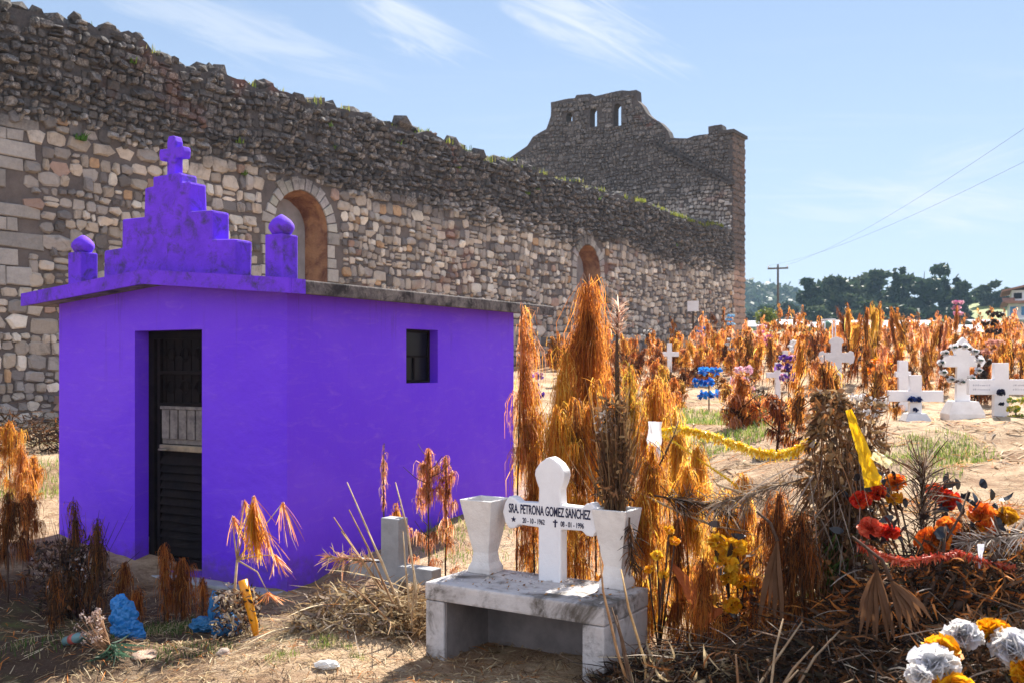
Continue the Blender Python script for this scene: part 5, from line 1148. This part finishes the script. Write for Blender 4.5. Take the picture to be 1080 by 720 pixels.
rock('brown lumpy stone among the straw before the grey cross', 395, 640, .10, (.75, .6, .42), 5, flat=.9)
rock('small pale stone at the sunlit edge of the shade', 236, 690, .05, (.9, .85, .8), 8, flat=.6)
q = gp(345, 704); crumple('paper_scrap', 'crumpled white paper scrap on the sunlit straw in the foreground', 'paper', q, [(0, 0, .02, .07, .04, .025)], 15, (.85, .83, .8))
q = gp(700, 714); 
# ------------------------------------------------------------------ ground cover
b = MB(); g = random.Random(9)
def litter(n, xr, yr, L, w, cols, b, ok=None):
    k = 0
    while k < n:
        y = yr[0] + (yr[1] - yr[0]) * g.random() ** 1.4; x = g.uniform(*xr) * y
        if ok and not ok(x, y): continue
        a = g.uniform(0, 6.28); l = L * g.uniform(.4, 1.3); d = Vector((math.cos(a), math.sin(a), 0)); z0 = gz(x, y); z1 = gz(x + d.x * l, y + d.y * l); up = g.uniform(.004, .03)
        c = g.choice(cols); v = g.uniform(.7, 1.2)
        b.ribbon([(x, y, z0 + .006), (x + d.x * l * .5, y + d.y * l * .5, (z0 + z1) / 2 + up), (x + d.x * l, y + d.y * l, z1 + .006 + up * g.random())], w, Vector((-d.y, d.x, g.uniform(-.5, .5))).normalized(), 0, tuple(q * v for q in c), (1, 1, .4)); k += 1
def not_house(x, y):
    dx, dy = x - A.x, y - A.y; d = -dx * .86 + dy * .51; e = dx * .51 + dy * .86
    return not (-.1 < d < 3.2 and -.2 < e < 3.9)
litter(13000, (-.56, .56), (4.2, 13), .13, .006, STRAW + DEAD + RUST[:1], b, not_house)
litter(6000, (-.45, .10), (4.6, 9), .09, .005, STRAW + DEAD[:3], b, not_house)
litter(5000, (0.05, .58), (11, 40), .25, .02, ORANGE[:3] + STRAW + DEAD, b, lambda x, y: x > wall_x(y) + .5)
setp(b.build('pine_litter', M_LEAF), 'scattered dry pine needles and straw littering the bare soil', 'litter', None, 'stuff')
b = MB(); GC = [(0.16, 0.26, 0.03), (0.24, 0.32, 0.05), (0.10, 0.18, 0.03), (0.34, 0.36, 0.10)]
GD = [(0.06, 0.14, 0.02), (0.10, 0.18, 0.03), (0.05, 0.10, 0.02)]
def patch(px, py, r, n, h, cols, w=.008, Y=None):
    q = gp(px, py) if Y is None else at(px, Y); k = max(1, n // 30)
    for i in range(k):
        a = g.uniform(0, 6.28); rr = r * math.sqrt(g.random()); x, y = q.x + rr * math.cos(a), q.y + rr * math.sin(a); blades(b, x, y, gz, 34, r * .5, h * g.uniform(.5, 1), cols + STRAW[:1], g, w * .8, .9)
for a in ((706, 448, .9, 1700, .16, GC, .016), (735, 442, 1.0, 1500, .16, GC, .016), (752, 470, .6, 900, .12, GC, .012), (790, 455, .5, 260, .13, GC, .012), (990, 480, .5, 1000, .10, GC, .010), (975, 492, .4, 360, .10, GC, .009), (1010, 468, .4, 240, .09, GC, .009), (985, 465, .3, 160, .08, GC, .009), (50, 500, .6, 500, .12, GC, .010), (40, 520, .4, 300, .12, GC, .010), (20, 690, .25, 150, .07, GD, .006), (185, 662, .35, 600, .07, GD, .006), (160, 668, .2, 260, .06, GD, .006), (90, 672, .15, 200, .08, GD, .006), (200, 690, .25, 300, .06, GD, .006), (345, 676, .12, 220, .05, GC, .005), (300, 695, .15, 120, .05, GC, .005), (370, 690, .1, 90, .05, GC, .005), (470, 580, .5, 300, .10, GC, .008), (488, 560, .5, 260, .12, GC, .009), (866, 640, .18, 260, .22, GD + GC[:1], .010), (872, 600, .14, 160, .22, GD, .010), (1040, 655, .22, 300, .12, GD + GC[:2], .012), (1070, 660, .15, 160, .10, GD, .010), (770, 655, .1, 100, .12, GC, .008), (690, 660, .15, 120, .12, GD, .008), (640, 690, .12, 90, .14, GD, .010), (860, 445, .5, 200, .16, GC, .014)): patch(*a)
setp(b.build('grass', M_GRASS), 'short tufts of bright and shaded grass between the graves', 'grass', None, 'stuff')

# ------------------------------------------------------------------ crosses, wreaths and bouquets of the graves behind
def cross_thing(label, px, Y, pts, th, base=None, extra=None, rz=0.0, dz=0.0, m=None):
    q = at(px, Y); o = thing('grave_cross', label, 'cross', q + Vector((0, 0, dz)), rz); b = MB(); b.prism(pts, -th / 2, th / 2, 'y'); c = b.build('cross_body', m or M_CROSSW, o, 0.012)
    if base: b = MB(); b.lathe([(base[0] * 1.41, -.2), (base[0] * 1.41, base[1] * .35), (base[0], base[1]), ], 4, sq=True, rot=math.pi / 4); b.build('plinth', M_WHITE, o, 0.01)
    return o
def plain(hw, h, aw, az, at_): return [(-hw, -.2), (hw, -.2), (hw, az), (aw, az), (aw, az + at_), (hw, az + at_), (hw, h), (-hw, h), (-hw, az + at_), (-aw, az + at_), (-aw, az), (-hw, az)]
def fleury(hw, h, aw, az, at_, e=.05):
    mid = az + at_ / 2
    r = [(hw, -.2), (hw, az), (aw - .12, az), (aw - .09, az - e), (aw, az - e * .2), (aw + .03, mid), (aw, az + at_ + e * .2), (aw - .09, az + at_ + e), (aw - .12, az + at_), (hw, az + at_), (hw, h - .14), (hw + e, h - .10), (hw + e * .2, h - .02), (0, h + .03)]
    return r + [(-x, z) for x, z in reversed(r[:-1])]
cross_thing('grey white cross with trefoil ends standing left of the wreathed cross', 882, 24.5, fleury(.13, 1.32, .40, .72, .24), .14, rz=-.3, m=M_WHITE)
wc = cross_thing('tall white cross on a stepped plinth hung with a ring of white flowers', 1015, 18.8, [(-.13, .2), (.13, .2), (.11, 1.0), (.34, 1.0), (.40, 1.1), (.34, 1.22), (.13, 1.22), (.18, 1.36), (.0, 1.56), (-.18, 1.36), (-.13, 1.22), (-.34, 1.22), (-.40, 1.1), (-.34, 1.0), (-.11, 1.0)], .14, (.32, .36), rz=-.15)
wq = at(1013, 18.5); zc = 1.03; ring = []; fl = []
for i in range(11):
    t = 2 * math.pi * i / 11 + .2; x, z = .36 * math.cos(t), zc + .33 * math.sin(t) + .04; fl.append((x, 0, z, .085, WHT, 60))
o = wreath('grave_wreath', 'ring of white flowers with dark green hearts hung on the tall plinth cross', 'wreath', wq, fl, [(.36 * math.cos(t), .03, zc + .04 + .33 * math.sin(t)) for t in np.linspace(0, 6.28, 24)])
b = MB()
for x, y, z, r, pal, n in fl: flower_mesh(b, (x, -.07, z), .035, 30, [(.01, .05, .04), (.02, .09, .06)], g)
b.build('flower_heart', M_PETAL, o)
cross_thing('squat white cross with a navy bow on its wide arms, left of the plinth cross', 965, 17.3, plain(.10, .86, .46, .40, .19), .13, (.22, .2), rz=-.1, dz=.0)
q = at(965, 17.2) + Vector((0, 0, .38)); bouquet('ribbon_bow', 'navy blue bow tied on the squat white cross', 'bow', q, [(q + Vector((-.06, -.02, .06)), .07, [(.02, .04, .2), (.03, .07, .3)], 60), (q + Vector((.06, -.02, .06)), .07, [(.02, .04, .2)], 60), (q + Vector((0, -.02, -.12)), .05, [(.02, .03, .12)], 50)])
rc = cross_thing('white cross with wide lettered arms at the right picture edge', 1055, 17.6, plain(.125, .98, .56, .42, .27), .13, rz=-.08, dz=.0)
b = MB()
for sx_ in (-.34, .34):
    for r in range(2):
        xx = sx_ - .15
        while xx < sx_ + .14:
            w_ = g.uniform(.008, .022); b.box(xx, xx + w_, -.0662, -.0655, .50 + r * .075, .525 + r * .075 + g.uniform(-.006, .006)); xx += w_ + g.uniform(.008, .02)
b.build('faded_lettering', mat('faded_lettering', (.46, .46, .52), bump=0), rc)
q = at(1056, 17.4) + Vector((0, 0, .30)); bouquet('dark_bow', 'drooping dark bow on the lettered white cross at the right edge', 'bow', q, [(q + Vector((0, 0, .12)), .08, [(.03, .03, .07), (.05, .05, .1)], 70), (q + Vector((0, 0, -.08)), .05, [(.02, .02, .05)], 60)])
cross_thing('small grey white grave cross far behind, in front of the pole', 836, 30, plain(.08, .9, .3, .5, .16), .12)
cross_thing('small pale grave cross beside the purple flowers', 820, 23, plain(.06, .8, .26, .45, .12), .1)
cross_thing('narrow pale cross top between the fleury cross and the squat cross', 952, 21, plain(.10, 1.05, .16, .7, .12), .1)
cross_thing('small white cross half hidden by boughs beneath the ruin wall', 706, 30, plain(.07, .9, .28, .5, .14), .1)
cross_thing('grey concrete grave stump just beyond the yellow garland', 781, 15.5, [(-.09, -.2), (.09, -.2), (.09, .5), (.05, .55), (-.05, .55), (-.09, .5)], .12, m=M_GREYC)
# empty white frame on the tall pole grave
q = at(874, 34); o = thing('grave_canopy', 'thin white metal frame standing among boughs behind the trefoil cross', 'frame', q)
for x, y in ((-.18, -.15), (.18, -.15), (.18, .15), (-.18, .15)): b = MB(); b.tube([(x, y, -.1), (x, y, 1.45)], .02, 6); b.build('post', M_CROSSW, o)
b = MB()
for p0, p1 in (((-.19, -.15, 1.46), (.19, -.15, 1.46)), ((-.19, .15, 1.46), (.19, .15, 1.46)), ((-.18, -.15, 1.46), (-.18, .15, 1.46)), ((.18, -.15, 1.46), (.18, .15, 1.46))): b.tube([p0, p1], .022, 6)
b.build('top_rail', M_CROSSW, o)
for lab, px, Y, hh, pals, R_ in (
    ('bright blue flower cross standing on the sunlit grass', 748, 20, .62, BLU, .22), ('small blue bouquet high among boughs near the ruin corner', 740, 36, 1.0, BLU, .12), ('pale blue bouquet left of the signboard foot', 771, 38, 1.35, [(.3, .55, .75), (.15, .4, .7)], .14),
    ('purple and lilac flower cross right of the pink bouquet', 832, 22.5, .75, PRP + PNK[:1], .2), ('pale pink bouquet between the blue and purple flower crosses', 785, 21, .6, PNK[:2], .2), ('deep pink and white wreath near the small tree', 803, 36, 1.0, PNK + WHT[:1], .18), ('magenta bouquet beside the small tree', 812, 33, .8, PNK[2:] + [(.6, .1, .4)], .12),
    ('small white bouquet with a dark heart among far boughs', 838, 28, .9, WHT, .12), ('white bouquet in front of the ruin corner', 772, 30, .85, WHT + [(.1, .1, .1)], .13), ('black and white bouquet against the ruin wall foot', 683, 34, .9, [(.02, .02, .03), (.75, .75, .75)], .14), ('dusky pink bouquet on the right skyline', 1011, 42, 1.7, PNK, .22), ('faded salmon bouquet above the lettered cross', 1050, 26, .85, [(.7, .4, .3), (.6, .3, .25)], .22),
    ('yellow green bunch beside the lettered cross foot', 1072, 17.2, .15, [(.7, .6, .05), (.2, .35, .05), (.8, .7, .3)], .13), ('white paper flowers heaped left of the squat cross', 925, 18.5, .18, WHT, .2), ('pale rag and flower pile before the trefoil cross', 905, 19.5, .2, WHT + [(.4, .35, .35)], .18), ('dark withered wreath behind the plinth cross', 1033, 20.5, .75, [(.03, .025, .02), (.06, .04, .03)], .26), ('dark bouquet right of the white framed grave', 905, 27, .9, [(.04, .03, .03), (.08, .05, .04)], .24), ('dark shrub like bunch on the right skyline', 1049, 30, 1.5, [(.04, .03, .03), (.1, .05, .03)], .24),
    ('violet bouquet peeking beside the purple house corner', 564, 16, .95, PRP + [(.25, .1, .5)], .14), ('orange wreath left of the squat cross', 930, 22, .7, ORF + MAR, .2), ('red and yellow bouquet at the foot of far boughs', 858, 31, .7, RED + YEL, .14)):
    q = at(px, Y); o = thing('grave_bouquet', lab, 'flowers', q, 0, 'artificial bouquets on the graves behind'); nfl = 6
    for k in range(nfl):
        a = 6.28 * k / nfl; rr_ = R_ * 1.05 if k else 0; b = MB(); flower_mesh(b, (rr_ * math.cos(a), g.gauss(0, .04), hh + rr_ * math.sin(a) * 1.2), R_ * .62, 34, pals if g.random() < .8 else pals[:1], g); b.build('flower', M_PETAL, o)
    b = MB(); b.tube([(0, .02, -.1), (0, .02, hh)], .015, 5); b.build('stem', M_STEM, o)
# dark weeds and withered shrubs between the boughs
for i in range(16):
    Y = g.uniform(15, 32); px = g.uniform(600, 1075); x = (px - 540) / F * Y
    if x < wall_x(Y) + 1 or any(abs(px - c_) < 30 for c_ in (882, 1015, 965, 1055, 748)): continue
    grn = i % 3 == 0; q = Vector((x, Y, gz(x, Y))); o = thing('weed_clump', 'green weed clump growing between the crowded graves' if grn else 'dark withered weed clump between the crowded graves', 'weeds', q, 0, 'green weed clumps between the graves' if grn else 'withered weed clumps between the graves')
    b = MB(); leaf_cloud(b, (0, 0, .28), (.32, .3, .3), 320, .07, [(.12, .2, .03), (.2, .27, .05)] if grn else [(.05, .03, .02), (.10, .055, .03), (.03, .03, .02)], g, .2); b.build('leaves', M_GRASS if grn else M_LEAF, o)
    b = MB(); strands(b, 40, lambda g: Vector((g.gauss(0, .06), g.gauss(0, .06), -.03)), lambda g, q: Vector((g.gauss(0, .2), g.gauss(0, .2), g.uniform(.3, .75))), .012, g, BROWN, 0); b.build('stalks', M_LEAF, o)
# notice board on a post by the ruin
q = at(731, 43); o = thing('notice_board', 'small pale notice board on a post before the ruin wall', 'sign', q, -.3); b = MB(); b.tube([(0, 0, -.2), (0, 0, 1.75)], .04, 6); b.build('post', M_STEM, o)
b = MB(); b.box(-.24, .24, -.06, -.02, 1.55, 2.0); b.build('board', M_CROSSW, o, .005)

# ------------------------------------------------------------------ beyond the graveyard
def tree(name, label, base, h, crown, n, size, cols, seed, trunk_r=.22, group=None, gap=.2, cat='tree'):
    """crown: list of (dx, dy, z fraction, rx, rz)"""
    gg = random.Random(seed); o = thing(name, label, cat, base, 0, group); b = MB()
    tops = [(Vector((dx, dy, z * h)), rx, rz) for dx, dy, z, rx, rz in crown]; zt = max(t.z for t, _, _ in tops)
    b.tube([(0, 0, -.5), (gg.uniform(-.1, .1), 0, zt * .4), (gg.uniform(-.2, .2), 0, zt * .75), (0, 0, zt)], [trunk_r, trunk_r * .8, trunk_r * .5, trunk_r * .15], 7)
    for t, rx, rz in tops:
        s0 = Vector((0, 0, max(.15 * h, t.z - rz * .8 - abs(t.x) * .6))); b.tube([s0, (s0 + t) / 2 + Vector((0, 0, -.05 * h * .3)), t], [trunk_r * .4, trunk_r * .25, trunk_r * .08], 5)
    b.build('trunk', M_BARK, o); b = MB(); vol = sum(rx * rx * rz for _, rx, rz in tops)
    for t, rx, rz in tops: leaf_cloud(b, t, (rx, rx, rz), int(n * rx * rx * rz / vol), size, cols, gg, gap)
    b.build('crown', M_CROWN, o); return o
TC = [(0.045, 0.075, 0.035), (0.03, 0.055, 0.03), (0.07, 0.095, 0.045)]; TL = [(0.08, 0.11, 0.05), (0.05, 0.08, 0.04), (0.11, 0.13, 0.07)]
def fz(x, y): return gz(x, y)
def clumps(gg, h, w, k, lo=.16, hi=.92):
    return [(gg.gauss(0, w * .35), gg.gauss(0, w * .35), lo + (hi - lo) * i / (k - 1), w * gg.uniform(.45, .75) * (1.2 - .62 * i / k), h * .5 / k * gg.uniform(1.0, 1.6)) for i in range(k)]
gt = random.Random(4)
for i, (lab, px, Y, pt, w, kind) in enumerate((
    ('round topped tree at the left end of the far dark tree belt', 855, 190, 292, 3.0, 0), ('sparse tree left of the round topped tree, far', 838, 230, 318, 3.5, 0), ('low far tree close to the ruin corner', 793, 240, 326, 4.2, 0), ('far grey green tree between ruin and pole', 812, 230, 322, 4.0, 0), ('tall airy tree with two crowns in the tree belt', 880, 195, 290, 5.0, 1), ('broad domed tree in the left middle of the tree belt', 905, 200, 282, 6.0, 1), ('feathery grey tree right of the domed tree', 928, 205, 289, 4.5, 1), ('narrow dark conifer in the middle of the tree belt', 945, 195, 284, 2.6, 2), ('slim conifer behind the tallest tree', 954, 205, 283, 2.3, 2), ('tallest dark tree of the belt', 975, 195, 278, 5.5, 0), ('dark conical tree right of the tallest one', 998, 198, 292, 3.4, 2), ('thin dark conifer with a pointed tip near the meadow', 1009, 196, 291, 2.0, 2), ('dark tree at the right end of the belt', 1018, 192, 297, 3.0, 0), ('broad dark tree filling the belt behind the airy tree', 893, 222, 294, 6.5, 0), ('dark tree behind the feathery grey tree', 936, 224, 292, 6.0, 0), ('dark filler tree behind the conical tree', 978, 222, 293, 5.0, 0), ('far dark tree behind the round topped tree', 868, 226, 300, 5.0, 0), ('small rounded tree before the tree belt', 918, 170, 318, 3.5, 1), ('low bushy tree under the tall airy tree', 868, 180, 322, 4.0, 1), ('low tree standing below the conifers', 960, 175, 322, 4.5, 0),
    ('lone open crowned tree on the meadow hilltop', 1041, 205, 297, 2.6, 1), ('low green tree left of the lone hilltop tree', 1032, 212, 311, 3.0, 0), ('rounded green tree right of the lone hilltop tree', 1052, 208, 311, 3.0, 0), ('low dark tree close to the cream house', 1061, 200, 305, 2.4, 0))):
    x = (px - 540) / F * Y; zb = gz(x, Y)
    if px > 1025: zb = 12.2
    h = CZ + (HZ - pt) / F * Y - zb
    if kind == 2: cr = [(gt.gauss(0, .15), gt.gauss(0, .2), .12 + .8 * k / 7, w * (1.05 - .12 * k) * .6, h * .10) for k in range(8)]
    elif kind == 1: cr = clumps(gt, h, w, 10, .14, .9)
    else: cr = clumps(gt, h, w, 8, .12, .9)
    tree('conifer' if kind == 2 else 'leafy_tree', lab, (x, Y, zb), h, cr, 3600, .9, TL if kind == 1 else TC, 60 + i, .28, 'trees of the far belt and hilltop', .12)
sx_ = at(808, 62); tree('young_tree', 'small light green young tree beside the ruin corner', sx_, CZ + (HZ - 326) / F * 62 - sx_.z, [(0, 0, .55, .55, .45), (.2, 0, .75, .5, .4), (-.25, .1, .7, .5, .4), (0, 0, .9, .35, .3), (.3, 0, .5, .4, .3), (-.3, 0, .48, .4, .3)], 1100, .10, [(0.20, 0.26, 0.05), (0.14, 0.2, 0.04), (0.28, 0.3, 0.08)], 5, .05)
for lab, px, Y, pt, w in (('bright green bush near the foot of the utility pole', 852, 66, 345, 1.3), ('green bush before the house with white columns', 797, 68, 348, 1.1), ('small green bush before the long white roof', 992, 90, 335, 1.8)):
    q = at(px, Y); zb = q.z; h = CZ + (HZ - pt) / F * Y - zb; tree('round_bush', lab, q, h, [(0, 0, .55, w * .6, h * .4), (w * .4, 0, .45, w * .45, h * .35), (-w * .4, 0, .42, w * .45, h * .35)], 700, .14, [(0.14, 0.24, 0.04), (0.2, 0.3, 0.05), (0.09, 0.15, 0.03)], 12, .05, cat='bush')
# far wood covering the hill behind
b = MB(); gh = random.Random(8)
for i in range(5200):
    x = gh.uniform(70, 420); y = gh.uniform(430, 600); d = math.hypot((x - 118) / 130, (y - 560) / 140)
    z = 10.6 - 1.5 + 35 * (.5 + .5 * math.cos(min(1, d) * math.pi)); px = 540 + F * x / y
    if not 770 < px < 1090: continue
    z = max(z, gz(x, y)); s_ = gh.uniform(1.6, 3.4); c = gh.choice(TC + TL); 
    for k in range(7):
        q = Vector((x, y, z + s_)) + rv(gh, s_ * .55); a = rv(gh).normalized(); e = a.cross(rv(gh)).normalized(); b.add([q - a * s_ * .6, q + e * s_ * .5, q + a * s_ * .6, q - e * s_ * .5], [(0, 1, 2, 3)], 0, c)
setp(b.build('far_wood', M_CROWN), 'distant dark wood covering the blue hill behind the town', 'wood', None, 'stuff')
# town
M_CREAM = mat('cream_render', (.74, .73, .74), (.64, .63, .64), scale=.8, bump=.1); M_WROOF = mat('white_sheet_roof', (.78, .78, .80), (.66, .66, .68), scale=1, bump=0); M_GROOF = mat('green_sheet_roof', (.06, .36, .22), (.05, .28, .18), scale=1, bump=0); M_TROOF = mat('tile_roof', (.34, .17, .12), (.24, .12, .09), scale=2, bump=.3); M_BWIN = mat('blue_window_glass', (.06, .22, .40), (.04, .15, .3), rough=.15, bump=0, spec=.5)
M_GREYR = mat('grey_sheet_roof', (.36, .36, .38), (.28, .28, .30), scale=1, bump=0)
def house_(label, px, Y, wpx, top, w_d, roofm, wallm=M_CREAM, rise=.8, rz=0.0, nwin=3, name='town_house', bottom=None):
    w = wpx / F * Y; x = (px - 540) / F * Y; zb = gz(x, Y) if bottom is None else bottom; zt = CZ + (HZ - top) / F * Y; o = thing(name, label, 'house', (x, Y, zb), rz); H = zt - zb - rise
    b = MB(); b.box(-w / 2, w / 2, 0, w_d, -1, H); b.build('wall', wallm, o)
    b = MB(); b.prism([(-.4, H + .003), (w_d / 2, H + rise), (w_d + .4, H + .003), (w_d + .4, H + .12), (w_d / 2, H + rise + .13), (-.4, H + .12)], -w / 2 - .3, w / 2 + .3, 'x'); b.build('roof', roofm, o)
    for i in range(nwin):
        xx = -w / 2 + w * (i + .5) / nwin; b = MB(); b.box(xx - .45, xx + .45, -.05, -.003, H - 1.7, H - .6); b.build('window', M_GLASSD, o)
    return o
house_('long low building with a bright white sheet roof behind the graves', 948, 92, 112, 337, 9, M_WROOF, rise=1.0, nwin=8)
house_('low building with a green sheet roof left of the white framed grave', 842, 95, 52, 345, 8, M_GROOF, rise=.7)
house_('small white gabled house behind the green roof', 862, 125, 14, 340, 6, M_WROOF, rise=.9, nwin=1)
house_('pale house with white columns between ruin and young tree', 800, 110, 20, 338, 7, M_GREYR, M_WROOF, nwin=2)
house_('pale flat house left of the green roofed building', 838, 135, 26, 337, 6, M_WROOF, nwin=2)
house_('white roofed shed beyond the boughs on the right skyline', 1030, 88, 42, 343, 6, M_WROOF, nwin=2)
house_('white house behind the left end of the long roof', 890, 130, 34, 339, 7, M_WROOF, nwin=2)
house_('grey roofed house beneath the meadow hill', 1048, 120, 30, 337, 6, M_GREYR, nwin=2)
# three storey house at the right edge
Y = 110; x0 = (1062 - 540) / F * Y; zb = gz(x0, Y); k = Y / F
o = thing('three_storey_house', 'cream three storey house with brown tile roofs and blue windows, right edge', 'house', (x0, Y, zb), R(-25)); zz = lambda py: CZ + (HZ - py) * k - zb
b = MB(); b.box(0, 9, 0, 9, -1, zz(337)); b.box(.25, 9, .4, 9, zz(337), zz(316)); b.box(.5, 9, .8, 9, zz(316), zz(306)); b.build('wall', M_CREAM, o)
b = MB(); b.prism([(-.5, zz(308)), (4.6, zz(297)), (9.6, zz(308)), (9.6, zz(306)), (4.6, zz(295)), (-.5, zz(306))], 0, 9.5, 'y'); b.build('roof', M_TROOF, o)
b = MB(); b.prism([(-.6, zz(321)), (.6, zz(317.5)), (.6, zz(315)), (-.5, zz(319))], -.5, 9, 'y'); b.prism([(-.6, zz(319.5)), (.55, zz(315)), (.55, zz(314)), (-.7, zz(318.5))], -.45, 0.79, 'x'); b.box(-.2, 9.2, -.9, .38, zz(320.5), zz(318)); b.build('lower_roof', M_TROOF, o)
b = MB(); b.box(-.15, 9.2, -1.0, -.003, zz(338), zz(336)); b.build('balcony_slab', M_CROSSW, o)
for i, xx in enumerate((.25, 1.35, 2.5, 3.7)):
    b = MB(); b.box(xx, xx + .85, -.05 + .4, .397, zz(333.5), zz(323)); w_ = b.build('window', M_CROSSW, o); b = MB(); b.box(xx + .07, xx + .78, .30, .348, zz(332.8), zz(323.6)); b.build('pane', M_BWIN, w_)
for xx in (.7, 2.4): b = MB(); b.box(xx, xx + .8, .72, .797, zz(315), zz(309)); b.build('window', M_GLASSD, o)
for xx in (.6, 2.6): b = MB(); b.box(xx, xx + 1.0, -.06, -.003, zz(346), zz(340)); b.build('window', M_GLASSD, o)
# utility poles and cables
def pole(label, x, Y, ztop):
    zb = gz(x, Y); o = thing('utility_pole', label, 'pole', (x, Y, zb), -.35); h = ztop - zb; b = MB(); b.tube([(0, 0, -.5), (0, 0, h)], [.11, .075], 9); b.build('pole_shaft', M_WOOD, o)
    b = MB(); b.box(-.75, .75, -.06, .06, h - .36, h - .24); b.build('crossarm', M_WOOD, o, .005)
    for q in (-.68, 0, .68): b = MB(); b.lathe([(.03, h - .24), (.05, h - .16), (.035, h - .08)], 8, (q, 0)); b.build('insulator', M_CROSSW, o)
    return o
Yp = 75; xp = (820.5 - 540) / F * Yp; pole('tall thin utility pole with a crossarm right of the ruin', xp, Yp, CZ + (HZ - 279) / F * Yp)
e1 = Vector((18.4, 26.0, 0)); pole('nearer utility pole out past the right edge', 18.8, 26.0, 12.0)
for lab, py, off in (('upper overhead cable sloping down to the utility pole', 130, .68), ('lower overhead cable sloping down to the utility pole', 165, -.68)):
    s0 = Vector((xp + off * .94, Yp - off * .34, CZ + (HZ - 280) / F * Yp)); t0 = P(1080, py, 30); t1 = s0 + (t0 - s0) * 1.09; o = thing('overhead_cable', lab, 'cable', s0); b = MB(); n = 24
    b.tube([(t1 - s0) * (i / n) + Vector((0, 0, -.55 * 4 * (i / n) * (1 - i / n))) for i in range(n + 1)], .005, 5, cap=False); b.build('cable_wire', M_WIRE, o)
q = at(838, 78); o = thing('street_lamp', 'small white two armed street lamp right of the utility pole', 'street lamp', q); hh = CZ + (HZ - 336) / F * 78 - q.z
b = MB(); b.tube([(0, 0, -.2), (0, 0, hh)], .05, 6); b.build('post', M_CROSSW, o)
for sd in (-1, 1): b = MB(); b.tube([(0, 0, hh - .02), (sd * .3, 0, hh + .12), (sd * .6, 0, hh + .08)], .035, 6); b.lathe([(.06, hh), (.13, hh + .05), (.05, hh + .13)], 8, (sd * .62, 0)); b.build('lamp_arm', M_CROSSW, o)

# ------------------------------------------------------------------ air between here and the far trees
hm = bpy.data.materials.new('air_haze'); hm.use_nodes = True; t = NT(hm.node_tree)
pv_ = t.n('ShaderNodeVolumePrincipled', ins={'Color': (0.5, 0.74, 1.0, 1), 'Density': 0.0003, 'Anisotropy': 0.0})
ho = t.n('ShaderNodeOutputMaterial'); hm.node_tree.links.new(pv_.outputs[0], ho.inputs['Volume'])
b = MB(); b.box(-700, 900, -60, 1200, -12, 60); setp(b.build('haze', hm), 'thin bluish haze in the air over the valley', 'haze', None, 'stuff')
